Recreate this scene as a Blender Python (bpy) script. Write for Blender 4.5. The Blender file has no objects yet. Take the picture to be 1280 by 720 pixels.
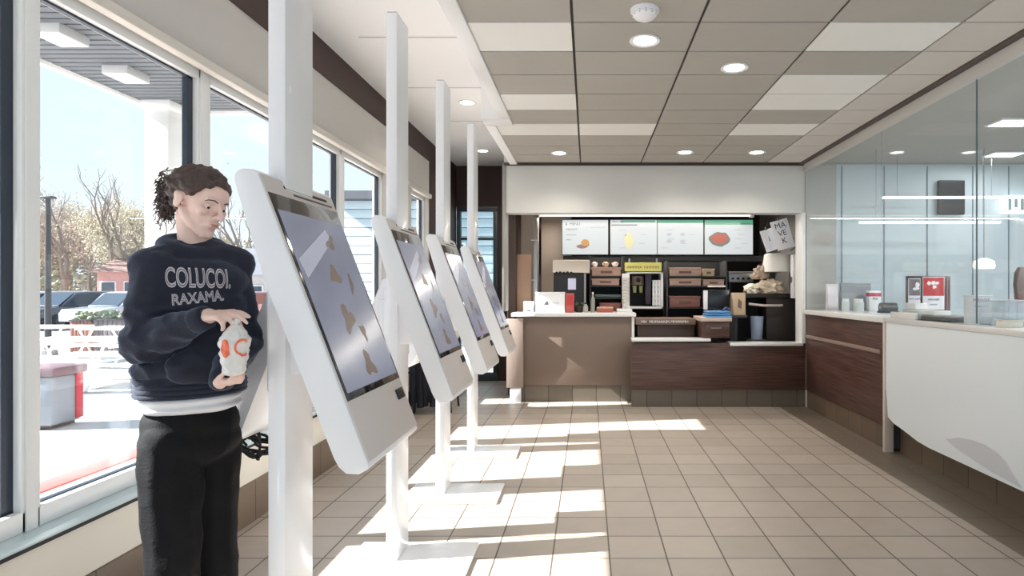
import bpy, bmesh, math, random
from mathutils import Vector, Matrix, noise
from mathutils.bvhtree import BVHTree
random.seed(7)
scene = bpy.context.scene
COL = scene.collection
FPX, VX, VY, CH = 760.0, 735.0, 362.0, 1.35   # focal length in pixels, vanishing point, eye height

# ------------------------------------------------------------------ helpers
def lin(c):
    out = []
    for v in c[:3]:
        v = v / 255.0
        out.append(v / 12.92 if v <= 0.04045 else ((v + 0.055) / 1.055) ** 2.4)
    return (out[0], out[1], out[2], 1.0)

MATS = {}
def mat(name, rgb, rough=0.5, metal=0.0, var=0.0, scale=8.0, bump=0.0, emit=0.0, coat=0.0, spec=0.5, stretch=None):
    if name in MATS: return MATS[name]
    m = bpy.data.materials.new(name); m.use_nodes = True
    nt = m.node_tree; b = nt.nodes['Principled BSDF']
    c = lin(rgb)
    b.inputs['Base Color'].default_value = c
    b.inputs['Roughness'].default_value = rough
    b.inputs['Metallic'].default_value = metal
    b.inputs['Specular IOR Level'].default_value = spec
    b.inputs['Coat Weight'].default_value = coat
    if var > 0 or bump > 0:
        tc = nt.nodes.new('ShaderNodeTexCoord'); mp = nt.nodes.new('ShaderNodeMapping')
        nt.links.new(tc.outputs['Object'], mp.inputs['Vector'])
        if stretch: mp.inputs['Scale'].default_value = stretch
        nz = nt.nodes.new('ShaderNodeTexNoise'); nz.inputs['Scale'].default_value = scale
        nz.inputs['Detail'].default_value = 5
        nt.links.new(mp.outputs['Vector'], nz.inputs['Vector'])
        if var > 0:
            rp = nt.nodes.new('ShaderNodeMix'); rp.data_type = 'RGBA'
            rp.inputs['A'].default_value = tuple(max(0, v * (1 - var)) for v in c[:3]) + (1,)
            rp.inputs['B'].default_value = tuple(min(1, v * (1 + var)) for v in c[:3]) + (1,)
            nt.links.new(nz.outputs['Fac'], rp.inputs['Factor'])
            nt.links.new(rp.outputs['Result'], b.inputs['Base Color'])
        if bump > 0:
            bp = nt.nodes.new('ShaderNodeBump'); bp.inputs['Strength'].default_value = bump
            bp.inputs['Distance'].default_value = 0.01
            nt.links.new(nz.outputs['Fac'], bp.inputs['Height']); nt.links.new(bp.outputs['Normal'], b.inputs['Normal'])
    if emit > 0:
        b.inputs['Emission Color'].default_value = c
        b.inputs['Emission Strength'].default_value = emit
    MATS[name] = m
    return m

def emat(name, rgb, strength=.5):
    if name in MATS: return MATS[name]
    m = mat(name, rgb, .3, emit=strength)
    c = lin(rgb); m.node_tree.nodes['Principled BSDF'].inputs['Base Color'].default_value = (c[0] * .1, c[1] * .1, c[2] * .1, 1)
    return m

def glass(name, tint=(1, 1, 1), refl=0.08, rough=0.0, haze=0.0, hazecol=(0.8, 0.85, 0.88)):
    m = bpy.data.materials.new(name); m.use_nodes = True
    nt = m.node_tree; nt.nodes.clear()
    out = nt.nodes.new('ShaderNodeOutputMaterial')
    t = nt.nodes.new('ShaderNodeBsdfTransparent'); t.inputs['Color'].default_value = tuple(tint) + (1,)
    g = nt.nodes.new('ShaderNodeBsdfGlossy'); g.inputs['Roughness'].default_value = rough
    mx = nt.nodes.new('ShaderNodeMixShader'); mx.inputs[0].default_value = refl
    nt.links.new(t.outputs[0], mx.inputs[1]); nt.links.new(g.outputs[0], mx.inputs[2])
    if haze > 0:
        d = nt.nodes.new('ShaderNodeBsdfDiffuse'); d.inputs['Color'].default_value = tuple(hazecol) + (1,)
        m2 = nt.nodes.new('ShaderNodeMixShader'); m2.inputs[0].default_value = haze
        nt.links.new(mx.outputs[0], m2.inputs[1]); nt.links.new(d.outputs[0], m2.inputs[2])
        nt.links.new(m2.outputs[0], out.inputs[0])
    else:
        nt.links.new(mx.outputs[0], out.inputs[0])
    return m

class MB:
    """collects shapes into one mesh (world coordinates)"""
    def __init__(s): s.bm = bmesh.new(); s.mi = 0
    def _add(s, t, M=None):
        if M is not None: bmesh.ops.transform(t, matrix=M, verts=t.verts)
        bmesh.ops.recalc_face_normals(t, faces=t.faces)
        me = bpy.data.meshes.new('tmp'); t.to_mesh(me); t.free()
        n = len(s.bm.faces); s.bm.from_mesh(me); bpy.data.meshes.remove(me)
        s.bm.faces.ensure_lookup_table()
        for f in s.bm.faces[n:]: f.material_index = s.mi
        return s
    def box(s, x0, x1, y0, y1, z0, z1, bev=0.0, seg=2, M=None):
        t = bmesh.new(); bmesh.ops.create_cube(t, size=1)
        for v in t.verts:
            v.co = Vector(((x0 + x1) / 2 + v.co.x * abs(x1 - x0), (y0 + y1) / 2 + v.co.y * abs(y1 - y0), (z0 + z1) / 2 + v.co.z * abs(z1 - z0)))
        if bev > 0:
            bev = min(bev, 0.45 * min(abs(x1 - x0), abs(y1 - y0), abs(z1 - z0)))
            bmesh.ops.bevel(t, geom=t.edges[:], offset=bev, segments=seg, profile=0.5, affect='EDGES')
        return s._add(t, M)
    def cyl(s, p0, p1, r0, r1=None, seg=20, cap=True):
        p0, p1 = Vector(p0), Vector(p1); r1 = r0 if r1 is None else r1
        d = p1 - p0; L = d.length
        t = bmesh.new(); bmesh.ops.create_cone(t, cap_ends=cap, segments=seg, radius1=r0, radius2=r1, depth=L)
        M = Matrix.Translation((p0 + p1) / 2) @ d.to_track_quat('Z', 'Y').to_matrix().to_4x4()
        return s._add(t, M)
    def sph(s, c, r, seg=16, M=None):
        t = bmesh.new(); bmesh.ops.create_uvsphere(t, u_segments=seg, v_segments=max(6, seg // 2), radius=1)
        if not hasattr(r, '__len__'): r = (r, r, r)
        A = Matrix.Translation(Vector(c)) @ (M.to_4x4() if M is not None else Matrix.Identity(4)) @ Matrix.Diagonal((r[0], r[1], r[2], 1))
        return s._add(t, A)
    def tube(s, pts, r, seg=8, closed=False):
        pts = [Vector(p) for p in pts]; n = len(pts)
        t = bmesh.new(); rings = []
        prev = None
        for i, p in enumerate(pts):
            a = pts[(i - 1) % n] if (i > 0 or closed) else p
            b = pts[(i + 1) % n] if (i < n - 1 or closed) else p
            d = (b - a).normalized()
            if prev is None:
                u = d.orthogonal().normalized()
            else:
                u = prev - d * prev.dot(d)
                u = u.normalized() if u.length > 1e-6 else d.orthogonal().normalized()
            prev = u; w = d.cross(u)
            rr = r[i] if hasattr(r, '__len__') else r
            rings.append([t.verts.new(p + (u * math.cos(2 * math.pi * k / seg) + w * math.sin(2 * math.pi * k / seg)) * rr) for k in range(seg)])
        m = n if closed else n - 1
        for i in range(m):
            A, B = rings[i], rings[(i + 1) % n]
            for k in range(seg): t.faces.new((A[k], A[(k + 1) % seg], B[(k + 1) % seg], B[k]))
        if not closed: t.faces.new(rings[0][::-1]); t.faces.new(rings[-1])
        return s._add(t)
    def prism(s, pts, axis, a, b, bev=0.0, seg=2):
        """extrude a closed outline of 2-D points along axis from a to b"""
        t = bmesh.new()
        def mk(p, q):
            if axis == 'x': return (q, p[0], p[1])
            if axis == 'y': return (p[0], q, p[1])
            return (p[0], p[1], q)
        A = [t.verts.new(mk(p, a)) for p in pts]; B = [t.verts.new(mk(p, b)) for p in pts]
        n = len(pts)
        t.faces.new(A); t.faces.new(B[::-1])
        for i in range(n): t.faces.new((A[i], B[i], B[(i + 1) % n], A[(i + 1) % n]))
        if bev > 0:
            e = [ed for ed in t.edges if (ed.verts[0] in A) == (ed.verts[1] in A)]
            bmesh.ops.bevel(t, geom=e, offset=bev, segments=seg, profile=0.5, affect='EDGES')
        return s._add(t)
    def lathe(s, prof, c, seg=24):
        """profile of (r, z) about the vertical through c"""
        t = bmesh.new(); rings = []
        for r, z in prof:
            rings.append([t.verts.new((c[0] + max(r, 1e-4) * math.cos(2 * math.pi * k / seg), c[1] + max(r, 1e-4) * math.sin(2 * math.pi * k / seg), c[2] + z)) for k in range(seg)])
        for i in range(len(rings) - 1):
            for k in range(seg): t.faces.new((rings[i][k], rings[i][(k + 1) % seg], rings[i + 1][(k + 1) % seg], rings[i + 1][k]))
        t.faces.new(rings[0][::-1]); t.faces.new(rings[-1])
        return s._add(t)
    def quad(s, a, b, c, d):
        t = bmesh.new(); t.faces.new([t.verts.new(p) for p in (a, b, c, d)])
        return s._add(t)
    def slot(s, i): s.mi = i; return s

def wloc(o):
    v = Vector((0, 0, 0))
    while o: v += o.location; o = o.parent
    return v

def obj(name, mb, m, parent=None, ang=35, me=None):
    if me is None:
        me = bpy.data.meshes.new(name); mb.bm.to_mesh(me); mb.bm.free()
    me.name = name
    for mm in (m if isinstance(m, (list, tuple)) else [m]): me.materials.append(mm)
    if len(me.polygons):
        me.polygons.foreach_set('use_smooth', [True] * len(me.polygons))
        me.set_sharp_from_angle(angle=math.radians(ang))
    o = bpy.data.objects.new(name, me); COL.objects.link(o)
    if parent:
        off = wloc(parent); me.transform(Matrix.Translation(-off)); o.parent = parent
    else:
        xs = [v.co.x for v in me.vertices]; ys = [v.co.y for v in me.vertices]; zs = [v.co.z for v in me.vertices]
        c = Vector(((min(xs) + max(xs)) / 2, (min(ys) + max(ys)) / 2, min(zs)))
        me.transform(Matrix.Translation(-c)); o.location = c
    return o

def thing(name, label, cat, loc, group=None, rz=0):
    o = bpy.data.objects.new(name, None); COL.objects.link(o)
    o.location = loc; o.rotation_euler = (0, 0, rz); o.empty_display_size = 0.1
    o['label'] = label; o['category'] = cat
    if group: o['group'] = group
    return o
def tag(o, label, cat, group=None, kind=None):
    o['label'] = label; o['category'] = cat
    if group: o['group'] = group
    if kind: o['kind'] = kind
    return o
def struct(name, mb, m, parent=None, ang=35):
    o = obj(name, mb, m, parent, ang)
    if not parent: o['kind'] = 'structure'
    return o
def dup(root, loc=None, label=None, rz=None):
    r = root.copy(); COL.objects.link(r)
    if loc is not None: r.location = loc
    if rz is not None: r.rotation_euler = (0, 0, rz)
    if label: r['label'] = label
    for ch in list(root.children):
        c = ch.copy(); COL.objects.link(c); c.parent = r
        for g in list(ch.children):
            d = g.copy(); COL.objects.link(d); d.parent = c
    return r
def P(x, y, Y):
    """point seen at pixel (x, y) of the photograph at distance Y"""
    return Vector(((x - VX) * Y / FPX, Y, CH - (y - VY) * Y / FPX))
def B(x0, x1, yt, yb, Y, d):
    a = P(x0, yb, Y); b = P(x1, yt, Y)
    return a.x, b.x, Y, Y + d, a.z, b.z
def textmesh(s, size, loc, rot=None, mode='fill', depth=0.0, bevel=0.0, align='CENTER'):
    cu = bpy.data.curves.new('t', 'FONT'); cu.body = s; cu.size = size; cu.align_x = align; cu.align_y = 'CENTER'
    cu.extrude = depth; cu.resolution_u = 4
    if mode == 'line': cu.fill_mode = 'NONE'; cu.bevel_depth = bevel; cu.bevel_resolution = 1
    o = bpy.data.objects.new('t', cu); COL.objects.link(o)
    bpy.context.view_layer.update()
    me = bpy.data.meshes.new_from_object(o.evaluated_get(bpy.context.evaluated_depsgraph_get()))
    bpy.data.objects.remove(o); bpy.data.curves.remove(cu)
    M = Matrix.Translation(Vector(loc)) @ ((rot or Matrix.Identity(3)).to_4x4())
    me.transform(M)
    me.materials.clear()
    return me
FACE_CAM = Matrix.Rotation(math.pi / 2, 3, 'X')           # lettering that faces -Y, reads left to right

# ------------------------------------------------------------------ materials
white_paint = mat('white_powdercoat', (236, 236, 238), 0.35, coat=0.2)
shaded_face = mat('kiosk_front_shaded_white', (206, 198, 194), 0.4)  # white plastic; its shade on the leaning front put into a beige tone
black_gloss = mat('black_glass_bezel', (18, 18, 22), 0.12, coat=0.6)
black_matte = mat('black_matte', (20, 20, 22), 0.6)
dark_grey = mat('dark_grey', (60, 60, 62), 0.5)
wall_beige = mat('beige_wall_paint', (198, 194, 188), 0.7, bump=0.05, scale=60)
cream = mat('cream_wall_paint', (226, 218, 204), 0.6)
brown_band = mat('chocolate_paint', (62, 42, 38), 0.6)
ceil_white = mat('white_ceiling_paint', (246, 246, 245), 0.8)
frame_white = mat('white_window_frame', (232, 233, 232), 0.4)
frame_dark = mat('dark_rubber_gasket', (36, 48, 62), 0.4)
steel = mat('brushed_steel', (170, 170, 172), 0.3, metal=0.9)
cw = mat('white_counter_top', (235, 234, 232), 0.25, coat=0.3)

def wood_mat():
    m = bpy.data.materials.new('dark_wood_laminate'); m.use_nodes = True
    nt = m.node_tree; b = nt.nodes['Principled BSDF']; b.inputs['Roughness'].default_value = 0.38
    tc = nt.nodes.new('ShaderNodeTexCoord'); mp = nt.nodes.new('ShaderNodeMapping'); mp.inputs['Scale'].default_value = (1.2, 1.2, 45)
    nz = nt.nodes.new('ShaderNodeTexNoise'); nz.inputs['Scale'].default_value = 2.2; nz.inputs['Detail'].default_value = 8
    cr = nt.nodes.new('ShaderNodeValToRGB'); e = cr.color_ramp.elements
    e[0].position = 0.3; e[0].color = lin((58, 38, 34)); e[1].position = 0.72; e[1].color = lin((108, 78, 68))
    nt.links.new(tc.outputs['Object'], mp.inputs['Vector']); nt.links.new(mp.outputs['Vector'], nz.inputs['Vector'])
    nt.links.new(nz.outputs['Fac'], cr.inputs['Fac']); nt.links.new(cr.outputs['Color'], b.inputs['Base Color'])
    return m
wood = wood_mat()

def tile_mat(name, c1, c2, grout, sx, sy, ox, oy, gap, rough, vertical=None, border=None, bordercol=None):
    """square tiles laid from a grid in metres"""
    m = bpy.data.materials.new(name); m.use_nodes = True
    nt = m.node_tree; L = nt.links; b = nt.nodes['Principled BSDF']
    geo = nt.nodes.new('ShaderNodeNewGeometry'); sp = nt.nodes.new('ShaderNodeSeparateXYZ'); L.new(geo.outputs['Position'], sp.inputs[0])
    def math_(op, a, bb=None, v=None):
        n = nt.nodes.new('ShaderNodeMath'); n.operation = op
        if isinstance(a, float): n.inputs[0].default_value = a
        else: L.new(a, n.inputs[0])
        if bb is not None:
            if isinstance(bb, float): n.inputs[1].default_value = bb
            else: L.new(bb, n.inputs[1])
        return n.outputs[0]
    ax = {'x': ('Y', 'Z'), 'y': ('X', 'Z'), None: ('X', 'Y')}[vertical]
    u = math_('DIVIDE', math_('SUBTRACT', sp.outputs[ax[0]], float(ox)), float(sx))
    v = math_('DIVIDE', math_('SUBTRACT', sp.outputs[ax[1]], float(oy)), float(sy))
    fu, fv = math_('FRACT', u), math_('FRACT', v)
    du = math_('MULTIPLY', math_('MINIMUM', fu, math_('SUBTRACT', 1.0, fu)), float(sx))
    dv = math_('MULTIPLY', math_('MINIMUM', fv, math_('SUBTRACT', 1.0, fv)), float(sy))
    d = math_('MINIMUM', du, dv)
    g = math_('LESS_THAN', d, float(gap))
    cb = nt.nodes.new('ShaderNodeCombineXYZ'); L.new(math_('FLOOR', u), cb.inputs[0]); L.new(math_('FLOOR', v), cb.inputs[1])
    wn = nt.nodes.new('ShaderNodeTexWhiteNoise'); wn.noise_dimensions = '2D'; L.new(cb.outputs[0], wn.inputs['Vector'])
    nz = nt.nodes.new('ShaderNodeTexNoise'); nz.inputs['Scale'].default_value = 7; nz.inputs['Detail'].default_value = 6
    L.new(geo.outputs['Position'], nz.inputs['Vector'])
    f = math_('ADD', math_('MULTIPLY', wn.outputs['Value'], 0.5), math_('MULTIPLY', nz.outputs['Fac'], 0.5))
    m1 = nt.nodes.new('ShaderNodeMix'); m1.data_type = 'RGBA'; m1.inputs['A'].default_value = lin(c1); m1.inputs['B'].default_value = lin(c2)
    L.new(f, m1.inputs['Factor']); colr = m1.outputs['Result']
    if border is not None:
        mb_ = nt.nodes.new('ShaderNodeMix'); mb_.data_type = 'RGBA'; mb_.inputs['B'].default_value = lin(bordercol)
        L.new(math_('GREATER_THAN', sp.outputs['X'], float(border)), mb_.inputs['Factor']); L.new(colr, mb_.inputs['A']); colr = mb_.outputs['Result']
    m2 = nt.nodes.new('ShaderNodeMix'); m2.data_type = 'RGBA'; m2.inputs['B'].default_value = lin(grout)
    L.new(g, m2.inputs['Factor']); L.new(colr, m2.inputs['A']); L.new(m2.outputs['Result'], b.inputs['Base Color'])
    b.inputs['Roughness'].default_value = rough
    bp = nt.nodes.new('ShaderNodeBump'); bp.inputs['Strength'].default_value = 0.4; bp.inputs['Distance'].default_value = 0.002
    sm = nt.nodes.new('ShaderNodeMapRange'); sm.inputs['From Max'].default_value = gap * 2.2
    L.new(d, sm.inputs['Value'])
    hh = math_('ADD', sm.outputs['Result'], math_('MULTIPLY', nz.outputs['Fac'], 0.5))
    L.new(hh, bp.inputs['Height']); L.new(bp.outputs['Normal'], b.inputs['Normal'])
    return m
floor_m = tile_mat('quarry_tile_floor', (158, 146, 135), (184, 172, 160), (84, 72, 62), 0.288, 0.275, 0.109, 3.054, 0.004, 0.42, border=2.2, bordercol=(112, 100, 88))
base_x = tile_mat('base_tile_side', (96, 80, 66), (122, 104, 86), (66, 54, 44), 0.288, 0.5, 0.1, -0.2, 0.004, 0.45, vertical='x')
base_y = tile_mat('base_tile_front', (92, 84, 74), (112, 102, 90), (66, 58, 50), 0.288, 0.5, 0.1, -0.2, 0.004, 0.45, vertical='y')

# ------------------------------------------------------------------ camera
cam = bpy.data.cameras.new('camera'); co = bpy.data.objects.new('camera', cam); COL.objects.link(co)
co.location = (0, 0, CH); co.rotation_euler = (math.pi / 2, 0, 0)
cam.sensor_width = 36; cam.lens = FPX / 1280 * 36
cam.shift_x = -(VX - 640) / 1280; cam.shift_y = (VY - 360) / 1280
cam.clip_start = 0.05; cam.clip_end = 400
scene.camera = co
scene.view_settings.view_transform = 'Standard'; scene.view_settings.look = 'None'
scene.view_settings.gamma = 1; scene.view_settings.use_curve_mapping = False
scene.view_settings.exposure = 0.68

# ------------------------------------------------------------------ light
w = bpy.data.worlds.new('sky'); scene.world = w; w.use_nodes = True
nt = w.node_tree; bg = nt.nodes['Background']
tc = nt.nodes.new('ShaderNodeTexCoord'); sp = nt.nodes.new('ShaderNodeSeparateXYZ'); cr = nt.nodes.new('ShaderNodeValToRGB')
nt.links.new(tc.outputs['Generated'], sp.inputs[0]); nt.links.new(sp.outputs['Z'], cr.inputs['Fac'])
e = cr.color_ramp.elements; e[0].position = 0.0; e[0].color = (0.84, 0.93, 1.0, 1); e[1].position = 0.75; e[1].color = (0.42, 0.62, 0.9, 1)
e2 = cr.color_ramp.elements.new(0.3); e2.color = (0.72, 0.87, 1.0, 1)
nt.links.new(cr.outputs['Color'], bg.inputs['Color']); bg.inputs['Strength'].default_value = 0.80
sd = bpy.data.lights.new('sun', 'SUN'); so = bpy.data.objects.new('sun', sd); COL.objects.link(so)
sd.energy = 15.0; sd.angle = 0.009; sd.color = (1.0, 0.985, 0.955)
SUN = Vector((1.0, 0.15, -0.76)).normalized()
so.rotation_euler = SUN.to_track_quat('-Z', 'Y').to_euler(); so.location = (-8, 2, 8)

# ------------------------------------------------------------------ room shell
WX = -1.96; YF = 7.0; XR = 2.5; ZC = 2.796; ZL = 3.18; YB = -1.2
WALLH = 2.49
struct('floor', MB().box(-2.1, 7.2, YB, 10.6, -0.12, 0), floor_m)
def base_line():
    struct('baseboard_left', MB().box(WX - .02, WX + 0.015, YB, 7.5, 0, 0.235, 0.004), base_x)
base_line()
# left wall: below sill, above windows, piers between windows
wins = [(0.55, 2.17), (2.21, 3.147), (3.213, 4.02), (4.08, 4.93), (4.99, 5.92), (6.75, 7.45)]
m = MB()
m.box(WX - 0.14, WX, YB, 7.5, 0.0, 0.44)
struct('wall_left', m, cream)
m = MB(); m.box(WX - 0.14, WX, YB, 7.5, WALLH, 2.93); m.box(WX - 0.14, WX, 5.92, 6.75, 0.44, WALLH); m.box(WX - 0.14, WX, 7.45, 7.5, 0.44, WALLH); m.box(WX - .14, WX, YB, .55, .44, WALLH)
struct('wall_left_upper', m, wall_beige)
struct('trim_1', MB().box(WX - 0.14, WX + 0.012, YB, 7.5, 2.93, ZL), brown_band)
struct('wall_left_end', MB().box(WX - 0.14, WX + 0.012, 7.5, 9.0, 0, ZL), brown_band)
# sill
m = MB().box(WX - 0.12, WX + 0.02, YB, 7.5, 0.455, 0.485, 0.004)
struct('trim_2', m, mat('pale_teal_sill', (190, 208, 212), 0.2, coat=0.4))
struct('trim_3', MB().box(WX - 0.1, WX + 0.012, YB, 7.5, 0.438, 0.456), black_matte)
# head trim over windows
m = MB().box(WX - 0.02, WX + 0.035, YB, 7.5, WALLH - 0.02, WALLH + 0.03, 0.008)
struct('trim_4', m, mat('cream_head_trim', (214, 208, 198), 0.5))
pane_m = glass('window_glass', (0.97, 0.985, 0.99), 0.05)
for i, (a, b) in enumerate(wins):
    z0, z1 = 0.485, WALLH
    f = MB(); t = 0.018
    xa, xb = WX - 0.125, WX - 0.045
    f.box(xa, xb, a, b, z0, z0 + 0.075, 0.005); f.box(xa, xb, a, b, z1 - 0.05, z1, 0.005)
    f.box(xa, xb, a, a + t, z0, z1, 0.005); f.box(xa, xb, b - t, b, z0, z1, 0.005)
    fr = struct('window_%d' % (i + 1), f, frame_white)
    g = MB(); q = 0.010
    xg0, xg1 = WX - 0.1, WX - 0.075
    g.box(xg0, xg1, a + t, a + t + q, z0 + .07, z1 - .05); g.box(xg0, xg1, b - t - .045, b - t, z0 + .07, z1 - .05)
    g.box(xg0, xg1, a + t, b - t, z0 + .07, z0 + .07 + q); g.box(xg0, xg1, a + t, b - t, z1 - .05 - q, z1 - .05)
    obj('gasket', g, frame_dark, fr)
    obj('pane', MB().box(WX - 0.092, WX - 0.084, a + t + .004, b - t - .004, z0 + .074, z1 - .054), pane_m, fr)
mul = MB()
for a, b in ((2.165, 2.215), (3.142, 3.218), (4.015, 4.085), (4.925, 4.995)):
    mul.box(WX - 0.14, WX - .04, a, b, 0.485, WALLH, 0.004)
struct('trim_5', mul, frame_white)

# ceilings
struct('ceiling_white', MB().box(WX, -0.6, YB, 9.0, ZL, ZL + 0.05), ceil_white)
m = MB()
for yy in (2.2, 3.3, 4.4, 5.5, 6.6): m.box(WX + .3, -0.62, yy, yy + 0.012, ZL - 0.004, ZL + 0.01)
struct('trim_6', m, mat('pale_joint', (205, 205, 204), 0.8))
# tiled ceiling: individual panels set in a dark grid
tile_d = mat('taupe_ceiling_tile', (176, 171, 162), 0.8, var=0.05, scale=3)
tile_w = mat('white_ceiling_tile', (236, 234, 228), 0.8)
tile_b = mat('greige_ceiling_tile', (206, 200, 192), 0.8)
m = MB()
xs = [-0.66, -0.085, 0.605, 1.31, 2.03, 2.42]; rows = [3.29 + 0.403 * k for k in range(-12, 10)]
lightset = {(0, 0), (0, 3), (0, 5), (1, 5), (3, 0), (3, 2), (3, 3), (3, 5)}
for c in range(5):
    for k, y in enumerate(rows[:-1]):
        r = k - 12
        y1 = min(rows[k + 1], YF)
        if y >= YF - .02: continue
        if c == 4: m.slot(2)
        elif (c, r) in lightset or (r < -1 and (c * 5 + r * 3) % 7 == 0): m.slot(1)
        else: m.slot(0)
        x0 = xs[c] if not (c == 0 and r >= 5) else -0.82
        m.box(x0 + 0.008, xs[c + 1] - 0.008, y + 0.007, y1 - 0.007, ZC, ZC + 0.015)
struct('ceiling', m, [tile_d, tile_w, tile_b])
m = MB().box(-0.66, 2.44, YB, YF, ZC + 0.010, ZC + 0.3)
struct('ceiling_grid', m, mat('ceiling_grid_brown', (66, 60, 54), 0.7))
m = MB().box(-0.75, -0.655, YB, 5.12, ZC - 0.012, ZL, 0.008); m.box(-0.9, -0.81, 5.3, YF, ZC - 0.012, ZL, 0.008); m.box(-0.9, -0.655, 5.1, 5.33, ZC - .012, ZL, 0.008)
struct('trim_7', m, ceil_white)
struct('trim_8', MB().box(2.42, 2.475, YB, YF, ZC - 0.012, ZC + .03, 0.004), mat('ceiling_edge_brown', (86, 74, 68), 0.6))
struct('trim_9', MB().box(2.475, 2.52, YB, YF, ZC - 0.09, ZC + .03, 0.004), wall_beige)
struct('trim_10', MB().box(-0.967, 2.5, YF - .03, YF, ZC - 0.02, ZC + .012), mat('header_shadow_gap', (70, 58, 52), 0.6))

# header wall over the serving opening
hz = P(0, 266, YF).z
m = MB().box(-0.967, 2.5, YF, YF + 0.2, hz, ZC + 0.4, 0.003)
struct('wall_header', m, mat('white_header_paint', (212, 211, 207), 0.6))
struct('trim_11', MB().box(2.455, 2.51, YF - 0.02, YF + 0.2, 0.7, hz, 0.003), frame_white)
struct('trim_12', MB().box(-0.985, -0.945, YF - 0.02, YF + 0.22, 1.1, ZC, 0.003), mat('grey_edge', (150, 148, 146), 0.5))

# room behind the glass partition on the right
blue = mat('pale_blue_grey_panel', (206, 219, 225), 0.45)
m = MB().box(2.5, 2.85, YF - .02, YF + 0.2, 0, ZC)
struct('wall_pier', m, mat('grey_beige_paint', (186, 184, 180), 0.6))
m = MB().box(2.85, 7.0, YF + 0.02, YF + 0.14, 0, ZC)
struct('wall_back_room', m, blue)
m = MB()
for px in (1053, 1106, 1160, 1217, 1262):
    X = P(px, 0, YF).x; m.box(X - 0.004, X + 0.004, YF + 0.008, YF + 0.03, 0.9, ZC - .02)
struct('trim_13', m, mat('panel_joint_grey', (138, 150, 156), 0.5))
struct('ceiling_side', MB().box(2.52, 7.0, YB, YF + .1, ZC + 0.0, ZC + 0.08), mat('grey_side_ceiling', (176, 172, 166), 0.7))
struct('wall_right', MB().box(7.0, 7.12, YB, YF + .14, 0, ZC), blue)

# glass partition
gl = glass('partition_glass', (0.97, 0.99, 0.99), 0.06, haze=0.03)
ys = [YB + 0.1, 1.6, 3.92, 5.2, YF - 0.03]
for i in range(4):
    o = obj('pane', MB().box(2.505, 2.517, ys[i] + 0.002, ys[i + 1] - 0.002, 1.13, ZC - 0.085), gl)
    o.name = 'window_%d' % (7 + i); o['kind'] = 'structure'
m = MB()
m.box(2.503, 2.511, 3.918, 3.924, 1.13, ZC - .09)
struct('trim_14', m, mat('glass_joint_seal', (96, 108, 112), 0.3))

# far left: brown end wall with glazed entrance door, dark pier
YE = 9.0
m = MB(); m.box(WX - .1, -0.9, YE, YE + 0.12, 2.58, ZL, 0); m.box(-1.33, -0.9, YE, YE + .12, 0, 2.58)
struct('wall_end', m, brown_band)
struct('wall_end_pier', MB().box(-1.02, -0.93, YF + 0.75, YE, 0, ZL), mat('dark_brown_pier', (70, 52, 46), 0.6))
f = MB(); xa, xb = WX + .02, -1.33
f.box(xa, xb, YE - .03, YE + .05, 2.5, 2.58, .004); f.box(xa, xb, YE - .03, YE + .05, 0.0, 0.12, .004)
f.box(xa, xa + .06, YE - .03, YE + .05, 0.12, 2.5, .004); f.box(xb - .07, xb, YE - .03, YE + .05, 0.12, 2.5, .004); f.box(xa, xb, YE - .02, YE + .04, 2.08, 2.12, .004)
d = struct('door_1', f, mat('dark_slate_frame', (52, 62, 68), 0.4))
obj('pane', MB().box(xa + .05, xb - .06, YE, YE + .008, .12, 2.5), glass('door_glass', (0.85, 0.93, 0.95), 0.1), d)
obj('door_handle', MB().tube([(xb - .11, YE - .03, 0.9), (xb - .11, YE - .07, 0.92), (xb - .11, YE - .07, 1.25), (xb - .11, YE - .03, 1.27)], 0.01), steel, d)

# ceiling fixtures
em = mat('lit_lamp_lens', (255, 250, 240), 0.4, emit=9)
def on_ceiling(x, y, z):
    Y = FPX * (z - CH) / (VY - y); return (x - VX) * Y / FPX, Y
def downlight(x, y, z, label, energy=9, grp='recessed ceiling lights'):
    X, Y = on_ceiling(x, y, z); Y = min(Y, 8.0)
    t = thing('ceiling_light', label, 'ceiling light', (X, Y, z), grp)
    obj('trim_ring', MB().lathe([(0.062, 0), (0.088, 0), (0.09, -0.006), (0.086, -0.009), (0.066, -0.005), (0.062, 0)], (X, Y, z - 0.001)), frame_white, t)
    obj('lamp_lens', MB().lathe([(0.0, -0.001), (0.064, -0.001), (0.06, -0.007), (0.0, -0.009)], (X, Y, z)), em, t)
    ld = bpy.data.lights.new('lamp', 'SPOT'); lo = bpy.data.objects.new('downlight_lamp', ld); COL.objects.link(lo)
    ld.energy = energy * 3; ld.spot_size = 2.4; ld.spot_blend = 0.8; ld.shadow_soft_size = 0.06; ld.color = (1, 0.93, 0.82)
    lo.location = (0, 0, -0.03); lo.parent = t
downlight(806, 50, ZC, 'round recessed ceiling light just behind the smoke detector')
downlight(918, 84, ZC, 'round recessed ceiling light right of and beyond the smoke detector')
downlight(699, 191, ZC, 'round recessed ceiling light by the header, nearest the windows')
downlight(856, 190, ZC, 'round recessed ceiling light by the header, middle one of its row')
downlight(946, 190, ZC, 'round recessed ceiling light by the header, nearest the glass partition')
downlight(584, 128, ZL, 'round recessed light in the white ceiling above the third kiosk')
downlight(610, 197, ZL, 'round recessed light in the white ceiling near the far door')
X, Y = on_ceiling(806, 12, ZC)
t = thing('smoke_detector', 'white round smoke detector on the tiled ceiling', 'smoke detector', (X, Y, ZC))
obj('base_plate', MB().lathe([(0.0, 0), (0.075, 0), (0.075, -0.012), (0.0, -0.012)], (X, Y, ZC)), white_paint, t)
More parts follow.
